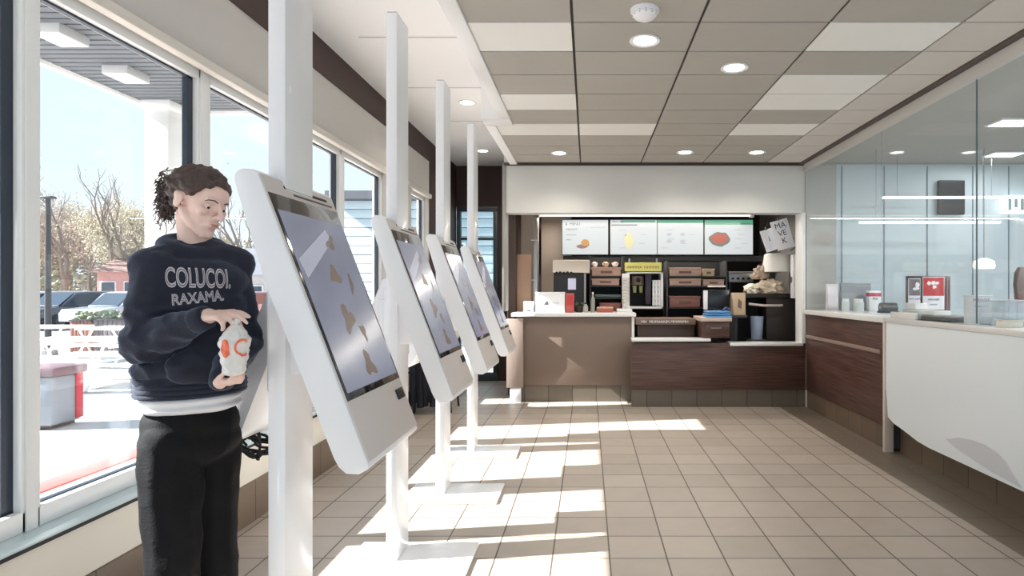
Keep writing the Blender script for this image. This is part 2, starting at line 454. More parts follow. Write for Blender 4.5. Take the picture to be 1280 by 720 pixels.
obj('sensor_dome', MB().lathe([(0.0, -0.012), (0.062, -0.012), (0.066, -0.03), (0.05, -0.045), (0.03, -0.055), (0.0, -0.058)], (X, Y, ZC)), white_paint, t)
m = MB()
for k in range(12):
    a = k * math.pi / 6; m.box(0.052, 0.064, -0.004, 0.004, -0.034, -0.02, M=Matrix.Translation((X, Y, ZC)) @ Matrix.Rotation(a, 4, 'Z'))
obj('vent_slots', m, dark_grey, t)
# lights in the room behind the glass
for (px, py, lab) in ((1266, 152, 'flat square ceiling panel light behind the glass partition, nearer one'), (1255, 192, 'flat square ceiling panel light behind the glass partition, farther one')):
    X, Y = on_ceiling(px, py, ZC)
    t = thing('panel_light', lab, 'ceiling light', (X, Y, ZC))
    obj('frame', MB().box(X - .17, X + .17, Y - .12, Y + .12, ZC - .015, ZC, .004), frame_white, t)
    obj('diffuser', MB().box(X - .15, X + .15, Y - .1, Y + .1, ZC - .019, ZC - .012), mat('lit_panel', (240, 244, 248), .4, emit=1.6), t)
    ld = bpy.data.lights.new('panel_lamp', 'AREA'); ld.size = .3; ld.energy = 4; lo = bpy.data.objects.new('panel_lamp', ld); COL.objects.link(lo); lo.location = (0, 0, -.03); lo.parent = t

ld = bpy.data.lights.new('side_room_fill', 'AREA'); ld.size = 1.2; ld.energy = 105; ld.color = (.95, .98, 1)  # added fill lamp without fixture, out of view, brightens the side room
lo = bpy.data.objects.new('side_room_fill', ld); COL.objects.link(lo); lo.location = (4.9, 3.4, ZC - .05)

# ------------------------------------------------------------------ counters
cream_l = mat('counter_taupe_panel', (126, 108, 96), 0.42, var=0.05, scale=2)
# left serving counter
YL = 7.32; x0, x1 = -0.86, 0.545; zt = 1.07
t = thing('counter', 'taupe fronted serving counter with white worktop, left of the wood counter', 'counter', (-.2, YL, 0))
obj('front_panel', MB().box(x0, x1, YL, YL + .03, 0.2, zt - .05, .003), cream_l, t)
obj('body', MB().box(x0 + .02, x1 - .02, YL + .04, YL + .58, 0.02, zt - .05), dark_grey, t)
obj('base_tiles', MB().box(x0 + .02, x1, YL + .01, YL + .04, 0, 0.2), base_y, t)
obj('worktop', MB().box(x0 - .06, x1 + .03, YL - .05, YL + .6, zt - .045, zt, .006), cw, t)
obj('end_panel', MB().box(x1 - .02, x1 + .012, YL - .02, YL + .58, 0.2, zt - .05, .003), cw, t, 35)
t = thing('cabinet', 'pale taupe end cabinet with white plinth left of the serving counter', 'cabinet', (-.95, YL - .02, 0))
obj('body', MB().box(-0.97, -0.775, YL - .08, YL - .005, 0.18, 1.0, .004), mat('pale_taupe', (168, 150, 140), .5), t)
obj('plinth', MB().box(-0.93, -0.80, YL - .075, YL - .006, 0.0, 0.18, .004), white_paint, t)
# dark wood counter under the opening
YW = 6.98
t = thing('counter', 'dark wood fronted low counter below the kitchen opening', 'counter', (1.5, YW, 0))
zl = 0.755
obj('front_panel', MB().box(0.5, 2.5, YW, YW + .03, .2, zl - .02, .002), wood, t)
obj('base_tiles', MB().box(.5, 2.5, YW + .012, YW + .04, 0, .2), base_y, t)
obj('body', MB().box(.52, 2.44, YW + .03, YW + .3, .02, zl - .03), dark_grey, t)
obj('ledge', MB().box(.5, P(888, 0, YW).x, YW - .03, YW + .2, zl, zl + .035, .004), cw, t)
obj('ledge', MB().box(P(912, 0, YW).x, 2.46, YW - .03, YW + .2, zl - .05, zl - .015, .004), cw, t)
X0, X1 = P(878, 0, YW).x, P(912, 0, YW).x
t = thing('drawer_unit', 'narrow dark wood drawer unit with pinkish top rising between the two white ledges', 'drawer unit', ((X0 + X1) / 2, YW, zl - .02))
obj('body', MB().box(X0, X1, YW + .0, YW + .5, zl + .04, 0.985, .003), wood, t)
obj('top', MB().box(X0 - .02, X1 + .02, YW - .03, YW + .5, .985, 1.03, .004), mat('pinkish_laminate', (200, 178, 166), .4), t)
obj('drawer', MB().box(X0 + .03, X1 - .03, YW - .012, YW + .004, .86, .96, .003), wood, t)
obj('handle', MB().tube([(X0 + .1, YW - .012, .91), (X0 + .11, YW - .03, .91), (X1 - .11, YW - .03, .91), (X1 - .1, YW - .012, .91)], .006), steel, t)
# order rail
X0, X1 = P(797, 0, 7.3).x, P(868, 0, 7.3).x
t = thing('prep_counter', 'brown kitchen prep counter with white lettered strip behind low ledge', 'counter', ((X0 + X1) / 2, 7.3, 0))
obj('front_panel', MB().box(X0, X1, 7.3, 7.33, .3, .93, .003), mat('dark_brown_laminate', (70, 52, 46), .5), t)
obj('worktop', MB().box(X0 - .02, X1 + .01, 7.27, 7.8, .93, 1.0, .004), mat('brown_worktop', (120, 98, 88), .4), t)
obj('body', MB().box(X0 + .02, X1 - .02, 7.33, 7.78, 0, .93), dark_grey, t)
obj('label_strip', MB().box(X0 + .05, X1 - .08, 7.262, 7.275, .945, .985, .002), mat('brown_strip', (92, 74, 66), .5), t)
me = textmesh('MH  MHMANNM MMMNMH', 0.046, ((X0 + X1) / 2 - .02, 7.259, .965), FACE_CAM)
obj('lettering', None, mat('white_print', (240, 238, 232), .5), t, me=me)

# right counter
ZT = 1.12
t = thing('counter', 'dark wood fronted counter with white top along the glass partition', 'counter', (2.8, 6.0, 0))
obj('front_panel', MB().box(2.5, 2.53, 5.08, 6.97, .2, ZT - .05, .002), wood, t)
obj('base_tiles', MB().box(2.512, 2.54, 5.08, 6.97, 0, .2), base_x, t)
obj('accent_strip', MB().box(2.492, 2.502, 5.2, 6.97, .8, .835, .002), mat('pale_wood_strip', (150, 128, 118), .4), t)
obj('worktop', MB().box(2.47, 3.35, 5.08, 6.97, ZT - .05, ZT, .005), cw, t)
obj('body', MB().box(2.53, 3.3, 5.09, 6.96, 0.02, ZT - .05), dark_grey, t)
obj('end_trim', MB().box(2.46, 2.535, 5.04, 5.078, 0.0, ZT, .004), mat('pale_edge_trim', (214, 200, 190), .4), t)
t = thing('counter', 'long white counter with swooping grey mark at the right, nearest the camera', 'counter', (2.8, 2.5, 0))
prof = [(5.03, ZT - .04), (5.03, .55), (5.0, .30), (4.9, .27), (4.75, .25), (4.55, .215), (4.4, .205), (0.6, .205), (.6, ZT - .04)]
pm = mat('white_satin_panel', (232, 238, 242), .3, coat=.2)
obj('front_panel', MB().prism(prof, 'x', 2.465, 2.5, .004), pm, t)
obj('worktop', MB().box(2.455, 3.35, .6, 5.03, ZT - .04, ZT, .006), cw, t)
obj('body', MB().box(2.6, 3.3, .7, 4.99, .2, ZT - .04), dark_grey, t)
obj('base_tiles', MB().box(2.585, 2.62, .6, 5.03, 0, .26), base_x, t)
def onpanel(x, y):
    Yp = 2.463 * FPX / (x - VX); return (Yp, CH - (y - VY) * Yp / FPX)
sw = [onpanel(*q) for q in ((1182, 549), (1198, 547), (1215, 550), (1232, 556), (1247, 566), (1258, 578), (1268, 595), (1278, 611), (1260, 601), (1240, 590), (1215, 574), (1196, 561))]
obj('swoosh_mark', MB().prism(sw, 'x', 2.4625, 2.4655), mat('pale_grey_swoosh', (208, 211, 217), .35), t)  # flat grey shape laid on the white panel
# ------------------------------------------------------------------ self-order kiosks
screen_m = None
def screen_mat():
    m = bpy.data.materials.new('lit_menu_screen'); m.use_nodes = True
    nt = m.node_tree; b = nt.nodes['Principled BSDF']
    tc = nt.nodes.new('ShaderNodeTexCoord'); nz = nt.nodes.new('ShaderNodeTexNoise'); nz.inputs['Scale'].default_value = 5
    nt.links.new(tc.outputs['Object'], nz.inputs['Vector'])
    mx = nt.nodes.new('ShaderNodeMix'); mx.data_type = 'RGBA'
    mx.inputs['A'].default_value = lin((104, 108, 126)); mx.inputs['B'].default_value = lin((134, 139, 158))
    nt.links.new(nz.outputs['Fac'], mx.inputs['Factor'])
    b.inputs['Base Color'].default_value = (0.03, 0.03, 0.035, 1); b.inputs['Roughness'].default_value = 0.15
    nt.links.new(mx.outputs['Result'], b.inputs['Emission Color']); b.inputs['Emission Strength'].default_value = 0.56
    return m
screen_m = screen_mat()
food_b = emat('food_picture_brown', (112, 90, 80), .35)
food_g = emat('food_picture_tan', (128, 112, 100), .4)
band_m = emat('pale_screen_reflection', (158, 160, 176), .6)

def kiosk(origin, label):
    ox, oy = origin
    G = lambda x, y, z: (ox + x, oy + y, z)
    t = thing('ordering_kiosk', label, 'kiosk', (ox, oy, 0), 'self-order kiosks in a row along the windows')
    obj('base_plate', MB().box(ox - .22, ox + .39, oy - .24, oy + .13, 0, .018, .005), white_paint, t)
    obj('post', MB().box(ox - .027, ox + .027, oy - .105, oy + .085, .018, 2.71, .004), white_paint, t)
    obj('post_cap', MB().box(ox - .024, ox + .024, oy - .1, oy + .08, 2.70, 2.716, .003), steel, t)
    def head(sgn, ya, yb, ztop=None):
        # outline of the leaning head seen from the side
        prof = [(.000, 1.697), (.012, 1.688), (.332, .842), (.329, .832), (.30, .816), (.265, .818), (.243, .838), (.231, .866), (.093, 1.221), (.035, 1.366), (-.052, 1.655), (-.058, 1.676), (-.05, 1.692), (-.035, 1.70)]
        fx = lambda z: .012 + (1.688 - z) * .380
        if ztop: prof = [(fx(ztop) - .012, ztop + .01), (fx(ztop), ztop)] + prof[2:9] + [(fx(ztop) - .098, ztop - .02), (fx(ztop) - .09, ztop), (fx(ztop) - .07, ztop + .01)]
        pts = [(ox + sgn * p[0], p[1]) for p in prof]
        mb = MB().prism(pts, 'y', oy + ya, oy + yb, .006)
        shell = obj('head', mb, white_paint, t)
        A = Vector((sgn * (fx(ztop) if ztop else .012), 0, ztop or 1.690)); C = Vector((sgn * .332, 0, .848))
        d = (C - A); L = d.length; d.normalize()
        n = Vector((-d.z * sgn, 0, d.x * sgn)).normalized()
        if n.x * sgn < 0: n = -n
        def F(s, y, h):
            p = A + d * s + n * h; return Vector((ox + p.x, oy + y, p.z))
        def plate(s0, s1, y0, y1, h0, h1, bev=0.0):
            tt = bmesh.new(); vs = [tt.verts.new(F(s, y, h)) for s in (s0, s1) for y in (y0, y1) for h in (h0, h1)]
            for q in ((0, 1, 3, 2), (4, 5, 7, 6), (0, 1, 5, 4), (2, 3, 7, 6), (0, 2, 6, 4), (1, 3, 7, 5)): tt.faces.new([vs[k] for k in q])
            bmesh.ops.recalc_face_normals(tt, faces=tt.faces)
            if bev: bmesh.ops.bevel(tt, geom=tt.edges[:], offset=bev, segments=2, profile=.5, affect='EDGES')
            m_ = MB(); m_._add(tt); return m_
        def flat(poly, h):
            tt = bmesh.new(); vs = [tt.verts.new(F(s, y, h)) for s, y in poly]; tt.faces.new(vs)
            e_ = bmesh.ops.extrude_face_region(tt, geom=tt.faces[:])
            for v in e_['geom']:
                if isinstance(v, bmesh.types.BMVert): v.co += n * .0006
            m_ = MB(); m_._add(tt); return m_
        # face panel, slightly raised: top cap, bezel, lower skirt
        obj('face_panel', plate(.004, L - .004, ya + .006, yb - .006, -.004, .003, .002), shaded_face, t)
        if ztop:
            obj('bezel', plate(.05, L - .12, ya + .02, yb - .02, .002, .0055, .0012), black_gloss, t)
            obj('screen', plate(.07, L - .14, ya + .035, yb - .035, .0045, .0065), screen_m, t)
            return
        obj('bezel', plate(.062, .712, ya + .008, yb - .012, .002, .0055, .0012), black_gloss, t)
        sc = obj('screen', plate(.115, .690, ya + .022, yb - .026, .0045, .0065), screen_m, t)
        W = yb - ya
        Y = lambda f: ya + W * f
        rnd = random.Random(5)
        def blobp(s, f, a, b, rot):
            pts = []
            for k in range(16):
                an = 2 * math.pi * k / 16; rr = 1 + .35 * math.sin(3 * an + s * 40) + rnd.uniform(-.15, .15)
                u, v = a * rr * math.cos(an), b * rr * math.sin(an)
                pts.append((s + u * math.cos(rot) - v * math.sin(rot), Y(f) + u * math.sin(rot) + v * math.cos(rot)))
            return pts
        for (s, f, a, b, rot, mm) in ((.315, .50, .030, .035, .4, food_g), (.345, .72, .012, .036, 1.2, food_b), (.47, .45, .035, .05, .9, food_b), (.52, .62, .028, .018, .2, food_b), (.63, .52, .040, .036, .5, food_b), (.20, .62, .018, .040, .5, food_g)):
            obj('food_picture', flat(blobp(s, f, a, b, rot), .0066), mm, sc)
        obj('reflection_band', flat([(.15, Y(.62)), (.19, Y(.66)), (.33, Y(.10)), (.27, Y(.07))], .0066), band_m, sc)  # diagonal reflection on the screen painted as a glowing pale band
        # printer slot in the top cap
        obj('printer_slot', plate(.022, .032, Y(.25), Y(.86), .002, .0045, .001), black_matte, t)
        obj('printer_slot', plate(.042, .049, Y(.35), Y(.92), .002, .0045, .001), mat('shadow_gap_brown', (94, 84, 78), .6), t)
        cr_ = obj('card_reader', plate(.745, .782, Y(.80), Y(.93), .002, .010, .002), black_matte, t)
        obj('reader_window', plate(.754, .772, Y(.83), Y(.90), .0095, .011), black_gloss, cr_)
    head(1, -.235, .265)
    head(-1, .11, .44, 1.40)
    # arm between the post and the heads
    obj('mounting_bracket', MB().box(ox - .05, ox + .11, oy - .075, oy + .06, 1.08, 1.36, .01), white_paint, t)
    obj('mounting_bracket', MB().box(ox - .12, ox + .0, oy + .06, oy + .2, 1.0, 1.3, .01), white_paint, t)
    return t
kx = -.963
k1 = kiosk((kx, 1.985), 'white self-order kiosk nearest the camera, beside the person')
for y, lab in ((3.085, 'white self-order kiosk second from the camera'), (4.055, 'white self-order kiosk third from the camera'), (5.085, 'white self-order kiosk farthest from the camera')):
    dup(k1, (kx, y, 0), lab)
# black cable bundle hanging under the rear head of the nearest kiosk
m = MB()
rn = random.Random(3)
c = P(315, 556, 2.28)
for k in range(7):
    pts = []
    ph = rn.uniform(0, 6)
    for i in range(26):
        a = i / 25 * 2 * math.pi
        pts.append((c.x + .06 * math.cos(a) + .018 * math.sin(3 * a + ph) + rn.uniform(-.004, .004), c.y + .03 * math.sin(a + ph), c.z + .034 * math.sin(a) - .018 * math.cos(a) + .012 * math.sin(2 * a + ph)))
    m.tube(pts, .0055, 6, closed=True)
m.tube([(c.x + .03, c.y, c.z + .02), (c.x + .01, c.y, c.z + .1), (c.x + .03, c.y, c.z + .2), (c.x + .06, c.y, c.z + .34)], .006, 6)
tag(obj('cable_bundle', m, black_matte), 'tangled black cable bundle hanging below the nearest kiosk behind the person', 'cable')

# black chair with a coat by the left wall
cb = P(528, 500, 6.9)
cx, cy = -1.70, 6.85
t = thing('chair', 'black chair draped with a dark coat standing below the windows past the kiosks', 'chair', (cx, cy, 0))
for sx in (-1, 1):
    for sy in (-1, 1):
        obj('leg', MB().tube([(cx + sx * .2, cy + sy * .2, 0), (cx + sx * .17, cy + sy * .17, .42)], .012), black_matte, t)
obj('seat', MB().box(cx - .22, cx + .22, cy - .22, cy + .22, .41, .47, .025), black_matte, t)
obj('backrest', MB().box(cx - .22, cx - .17, cy - .21, cy + .21, .47, .9, .02), black_matte, t)
m = MB()
for k in range(8):
    x = cx - .2 + k * .045
    m.tube([(x, cy - .27 + .02 * math.sin(k * 2.1), .10 + .03 * math.sin(k * 2)), (x + .01, cy - .28 + .02 * math.sin(k * 1.7), .42), (x, cy - .25, .74), (x, cy - .18, .80 + .02 * math.sin(k)), (x, cy - .05, .76), (x, cy + .1, .52)], .038, 8)
obj('coat', m, mat('navy_black_cloth', (26, 28, 40), .8, bump=.4, scale=20), t)

# ------------------------------------------------------------------ kitchen
dk = mat('dark_kitchen_wall', (44, 38, 36), .6)
taupe = mat('taupe_kitchen_wall', (150, 136, 124), .5)
peach = mat('peach_sunlit_wall', (196, 160, 136), .5)
struct('wall_back', MB().box(-.9, 2.9, 9.3, 9.42, 0, ZL), dk)
struct('wall_kitchen_left', MB().box(-.88, P(673, 0, 8.0).x, 8.0, 8.08, 0, ZL), taupe)
struct('wall_kitchen_side', MB().box(P(673, 0, 8.0).x, P(705, 0, 8.5).x + .1, 8.5, 8.58, 0, ZL), taupe)
struct('wall_kitchen_sun_patch', MB().box(P(634, 0, 8.).x, P(664, 0, 8.).x, 7.985, 8.0, 0.9, P(0, 318, 8).z, .003), peach)  # sunlight on the taupe wall drawn as a thin peach sheet
m = MB().box(P(667, 0, 7.95).x, P(672, 0, 7.95).x, 7.93, 7.98, 1.0, P(0, 272, 7.95).z, .004)
for yy in (350, 300): m.box(P(664, 0, 7.95).x, P(673, 0, 7.95).x, 7.92, 7.99, P(0, yy, 7.95).z - .012, P(0, yy, 7.95).z + .012, .003)
tag(obj('wall_rail', m, steel), 'vertical steel rail on the taupe kitchen wall', 'rail')
struct('ceiling_kitchen', MB().box(-.9, 3.0, YF + .2, 9.3, 2.5, 2.56), mat('kitchen_ceiling_taupe', (176, 168, 156), .7))
struct('wall_kitchen_right', MB().box(2.62, 2.72, YF + .2, 9.3, 0, ZL), mat('grey_kitchen_wall', (120, 118, 114), .5))
# shelf hood below the menu boards
x0, x1, y0_, y1_, z0, z1 = B(703, 1003, 319, 326, 8.2, .1)
tag(obj('menu_rail', MB().box(x0, x1, 8.38, 8.44, z0, z1, .004), dark_grey), 'dark grey mounting rail running below the menu boards', 'rail')
# long light fitting
x0, x1, y0_, y1_, z0, z1 = B(672, 940, 265, 271, 8.0, .06)
t = thing('strip_light', 'long white strip light above the menu boards', 'ceiling light', ((x0 + x1) / 2, 8.03, z0))
obj('housing', MB().box(x0, x1, 8.0, 8.08, z1 - .01, z1 + .03, .004), steel, t)
obj('tube', MB().cyl((x0 + .03, 8.03, (z0 + z1) / 2), (x1 - .03, 8.03, (z0 + z1) / 2), .024), mat('lit_tube', (255, 250, 240), .4, emit=1.0), t)
for X in (x0, x1): obj('end_cap', MB().box(X - .02, X + .03, 8.0, 8.06, z0 - .005, z1 + .01, .003), white_paint, t)
kl = bpy.data.lights.new('strip_lamp', 'AREA'); kl.shape = 'RECTANGLE'; kl.size = x1 - x0; kl.size_y = .08; kl.energy = 26; kl.color = (1, .92, .82)
ko = bpy.data.objects.new('strip_lamp', kl); COL.objects.link(ko); ko.location = (0, 0, -.02); ko.parent = t

# menu boards
board_w = emat('lit_menu_white', (214, 220, 222))
green = emat('menu_green_band', (96, 170, 138))
tgrey = emat('menu_print_grey', (120, 122, 126))
tdark = emat('menu_print_dark', (50, 52, 56))
bx = [(703, 760), (763, 821), (822, 879), (881, 941)]
labs = ['lit white menu board at the left end with a small burger and tray picture', 'lit white menu board with a yellow drink picture, second from left', 'lit white menu board with green top band and only faint rows of print', 'lit white menu board at the right end with a red and brown round dish picture']
YM = 8.3
for i, (a, b) in enumerate(bx):
    x0, x1, _, _, z0, z1 = B(a, b, 275, 318, YM, .05)
    t = thing('menu_board', labs[i], 'menu board', ((x0 + x1) / 2, YM, z0), 'menu boards above the kitchen counter')
    obj('frame', MB().box(x0 - .008, x1 + .008, YM + .004, YM + .05, z0 - .008, z1 + .008, .004), dark_grey, t)
    s = obj('screen', MB().box(x0, x1, YM - .002, YM + .01, z0, z1), board_w, t)
    W, H = x1 - x0, z1 - z0
    def R(u0, u1, v0, v1, mm, name='print_line'):
        obj(name, MB().box(x0 + u0 * W, x0 + u1 * W, YM - .004, YM - .001, z1 - v1 * H, z1 - v0 * H), mm, s)
    if i == 1: R(.22, .97, .01, .07, green, 'green_band'); R(.02, .58, .13, .165, tgrey)
    if i == 2: R(0, 1, .0, .09, green, 'green_band')
    if i == 3: R(0, 1, .0, .14, green, 'green_band'); R(.74, .93, .09, .125, tgrey)
    def T(txt, u, v, size, mm, al='LEFT'):
        obj('lettering', None, mm, s, me=textmesh(txt, size, (x0 + u * W, YM - .005, z1 - v * H), FACE_CAM, align=al))
    rr = random.Random(i + 10)
    if i == 0:
        T('&  MENU', .06, .12, .052, tdark); T('MELNYT', .08, .28, .042, tgrey); T('mineral mnn', .08, .43, .028, tgrey); T('menu', .08, .57, .034, tgrey)
        R(.62, .95, .2, .225, emat('menu_print_pale', (196, 198, 204)))
    else:
        for k in range(5):
            u = rr.uniform(.45, .8) if k % 2 else rr.uniform(.08, .3)
            v = .28 + .13 * k
            if i == 3 and u < .5: u = .62
            R(u, u + .14, v, v + .025, emat('menu_print_pale', (196, 198, 204)))
        if i == 1: T('Menu  mm', .04, .05, .034, tdark)
    def dish(u, v, ru, rv, mm, name='food_picture'):
        cx_, cz_ = x0 + u * W, z1 - v * H
        pts = [(cx_ + ru * W * math.cos(k / 18 * 6.283) * (1 + .08 * math.sin(5 * k)), cz_ + rv * H * math.sin(k / 18 * 6.283) * (1 + .08 * math.cos(4 * k))) for k in range(18)]
        obj(name, MB().prism(pts, 'y', YM - .006 - .001 * len(s.children) % .003, YM - .001), mm, s)
    if i == 0:
        dish(.50, .66, .09, .10, emat('menu_bun_orange', (206, 160, 96))); dish(.43, .77, .12, .06, emat('menu_tray_brown', (160, 120, 118))); dish(.53, .72, .06, .05, emat('menu_red', (190, 96, 84)))
    if i == 1:
        dish(.40, .60, .10, .24, emat('menu_lemon', (232, 224, 180))); dish(.43, .70, .03, .06, emat('menu_bun_orange', (206, 160, 96))); dish(.34, .46, .03, .05, emat('menu_leaf', (140, 150, 110)))
    if i == 3:
        dish(.31, .56, .22, .21, emat('menu_plate_green', (120, 134, 126))); dish(.31, .54, .18, .16, emat('menu_meat', (190, 110, 96))); dish(.28, .48, .09, .07, emat('menu_tomato', (220, 130, 110)))
    if i == 2:
        for (u, v) in ((.25, .42), (.55, .42), (.25, .62), (.55, .62)): dish(u, v, .06, .05, emat('menu_print_pale', (196, 198, 204)))

# generic pieces
carton_pink = mat('pinkish_brown_card', (190, 158, 146), .7, var=.15, scale=14)
carton_tan = mat('tan_card', (196, 172, 142), .7, var=.1, scale=14)
cloth_w = mat('crumpled_cream_cloth', (206, 192, 172), .8, var=.25, scale=25)
red_card = mat('red_card', (178, 66, 66), .5)
blue_pl = mat('blue_plastic', (92, 150, 206), .4)
yellow = mat('yellow_sign', (222, 212, 120), .5, emit=.15)
clearp = glass('clear_plastic', (.9, .93, .95), .12, haze=.18)

def shelf_unit(a, b, yt, yb, Y, shelves, label, dep=.38):
    x0, x1, y0, y1, z0, z1 = B(a, b, yt, yb, Y, dep)
    zb = .0
    t = thing('shelf_unit', label, 'shelf unit', ((x0 + x1) / 2, Y, 0))
    for X in (x0, x1 - .02):
        obj('side_frame', MB().box(X, X + .02, Y, Y + dep, zb, z1, .002), dark_grey, t)
    for yy in shelves:
        z = P(0, yy, Y).z
        obj('shelf', MB().box(x0 + .02, x1 - .02, Y - .01, Y + dep, z - .014, z, .002), dark_grey, t)
    obj('back_panel', MB().box(x0 + .02, x1 - .02, Y + dep - .01, Y + dep, zb, z1), black_matte, t)
    return t
def tray_box(a, b, yt, yb, Y, label, mm=carton_pink, group=None, dep=.3, name='carton', lidm=None):
    x0, x1, y0, y1, z0, z1 = B(a, b, yt, yb, Y, dep)
    t = thing(name, label, name.replace('_', ' '), ((x0 + x1) / 2, Y, z0), group)
    h = z1 - z0
    obj('body', MB().box(x0, x1, y0, y1, z0, z0 + h * .8, .006), mm, t)
    obj('rim', MB().box(x0 - .006, x1 + .006, y0 - .006, y1 + .006, z0 + h * .8, z1, .004), lidm or mm, t)
    m_ = MB(); m_.box(x0 + (x1 - x0) * .3, x0 + (x1 - x0) * .7, y0 - .003, y0 + .004, z0 + h * .3, z0 + h * .6, .001)
    obj('front_label', m_, mat('smudged_label', (120, 92, 82), .6), t)
    return t
YS = 7.95
shelf_unit(737, 780, 320, 392, YS, (345.5, 357, 372, 388), 'dark shelf unit left of the yellow sign')
G1 = 'cartons on the kitchen shelves'
tray_box(740, 776, 334, 345, YS - .0, 'pinkish brown carton on the upper shelf left of the yellow sign', group=G1)
tray_box(740, 774, 348, 356.5, YS, 'flatter pinkish brown carton on the second shelf left of the yellow sign', group=G1)
def bowl(px, yb, w_, Y, label, mm):
    p = P(px, yb, Y); r = w_ / 2 * Y / FPX
    t = thing('bowl', label, 'bowl', p, 'small things on top of the shelves')
    obj('body', MB().lathe([(0, 0), (r * .5, 0), (r * .9, r * .6), (r, r * 1.1), (r * .9, r * 1.1), (r * .5, r * .4), (0, r * .3)], p), mm, t)
    obj('contents', MB().sph(p + Vector((0, 0, r * .9)), (r * .8, r * .8, r * .5), 12), cloth_w, t)
for px, mm, lb in ((743, white_paint, 'white bowl at the left end of the top of the left shelf unit'), (757, carton_tan, 'tan bowl in the middle of the top of the left shelf unit'), (769, white_paint, 'white bowl at the right end of the top of the left shelf unit')):
    bowl(px, 333.5, 9, YS + .08, lb, mm)
tray_box(750, 776, 378.5, 388, YS, 'reddish brown food tray on the lowest shelf left of the yellow sign', mat('reddish_tray', (150, 92, 82), .5), name='food_tray')
x0, x1, _, _, z0, z1 = B(744, 776, 363, 371.5, YS, .3)
m = MB()
for k in range(3): m.box(x0, x1, YS + .0 + k * .1, YS + .08 + k * .1, z0, z0 + .035 + .004 * k, .008)
tag(obj('tool_rack', m, mat('teal_steel', (92, 112, 112), .35, metal=.5)), 'teal grey metal rack on the third shelf left of the yellow sign', 'rack')

shelf_unit(833, 909, 326, 400, YS, (345.5, 357.5, 384.5), 'dark shelf unit right of the yellow sign')
tray_box(837, 876, 334.5, 345, YS, 'pinkish brown carton on the upper shelf right of the yellow sign', group=G1)
tray_box(837, 876, 348, 357, YS, 'pinkish brown carton with pale top on the second shelf right of the yellow sign', group=G1, lidm=carton_tan)
tray_box(879, 905, 349, 357, YS, 'small brown carton at the right end of the second shelf', group=G1)
tray_box(879, 893, 336, 345, YS, 'small yellow tan box on the upper shelf', carton_tan, group=G1)
tray_box(837, 875, 370, 384, YS, 'large reddish brown carton on the lowest shelf right of the yellow sign', mat('reddish_card', (140, 96, 88), .6), group=G1)

# drinks machine with yellow sign
Yd = 7.85
x0, x1, _, _, z0, z1 = B(782, 829, 340, 386, Yd, .4)
t = thing('drinks_machine', 'white framed drinks machine below the yellow sign', 'drinks machine', ((x0 + x1) / 2, Yd, z0))
fm = MB(); w_ = .03
fm.box(x0, x0 + w_, Yd, Yd + .35, z0, z1, .004); fm.box(x1 - w_, x1, Yd, Yd + .35, z0, z1, .004); fm.box(x0, x1, Yd, Yd + .35, z0, z0 + w_, .004); fm.box(x0, x1, Yd, Yd + .35, z1 - .02, z1, .004)
obj('frame', fm, white_paint, t)
obj('back_panel', MB().box(x0, x1, Yd + .3, Yd + .35, z0, z1), black_matte, t)
a, b = P(790, 0, Yd).x, P(806, 0, Yd).x
obj('dispenser', MB().cyl(((a + b) / 2, Yd + .1, P(0, 356, Yd).z), ((a + b) / 2, Yd + .1, P(0, 345, Yd).z), .085, .075), mat('brown_dispenser', (108, 90, 80), .5), t)
obj('knob', MB().sph(((a + b) / 2, Yd + .01, P(0, 350, Yd).z), .03), black_matte, t)
for px in (794, 802):
    obj('nozzle', MB().cyl((P(px, 0, Yd).x, Yd + .08, P(0, 366, Yd).z), (P(px, 0, Yd).x, Yd + .08, P(0, 357, Yd).z), .02, .03), mat('green_nozzle', (140, 146, 92), .5), t)
obj('slot_panel', MB().box(P(807, 0, Yd).x, P(814, 0, Yd).x, Yd + .02, Yd + .2, P(0, 380, Yd).z, P(0, 343, Yd).z, .003), mat('dark_purple', (52, 42, 56), .4), t)
for k in range(3):
    px = 817 + k * 3.6
    p = P(px, 382, Yd + .03)
    tag(obj('cup_stack', MB().lathe([(0, 0), (.017, 0), (.021, .36), (0, .36)] if False else [(0, 0)] + [(.016 + .003 * (j % 2), j * .03) for j in range(12)] + [(0, .33)], p, 12), white_paint), ['white paper cup stack in the drinks machine, nearest its dark slot', 'white paper cup stack in the drinks machine, middle one', 'white paper cup stack in the drinks machine, right one'][k], 'cup stack', 'paper cup stacks in the drinks machine')
x0, x1, _, _, z0, z1 = B(781, 827, 328, 339, Yd - .02, .05)
t = thing('sign', 'yellow sign strip with dark print above the drinks machine', 'sign', ((x0 + x1) / 2, Yd - .02, z0))
obj('panel', MB().box(x0, x1, Yd - .02, Yd + .01, z0, z1, .004), yellow, t)
obj('lettering', None, mat('olive_print', (120, 110, 60), .5), t, me=textmesh('MMMMA  MMMMM', .05, ((x0 + x1) / 2, Yd - .023, z0 + (z1 - z0) * .42), FACE_CAM))
obj('bracket', MB().box(x0 + .05, x0 + .07, Yd - .01, Yd + .01, z1, z1 + .05), steel, t); obj('bracket', MB().box(x1 - .07, x1 - .05, Yd - .01, Yd + .01, z1, z1 + .05), steel, t)
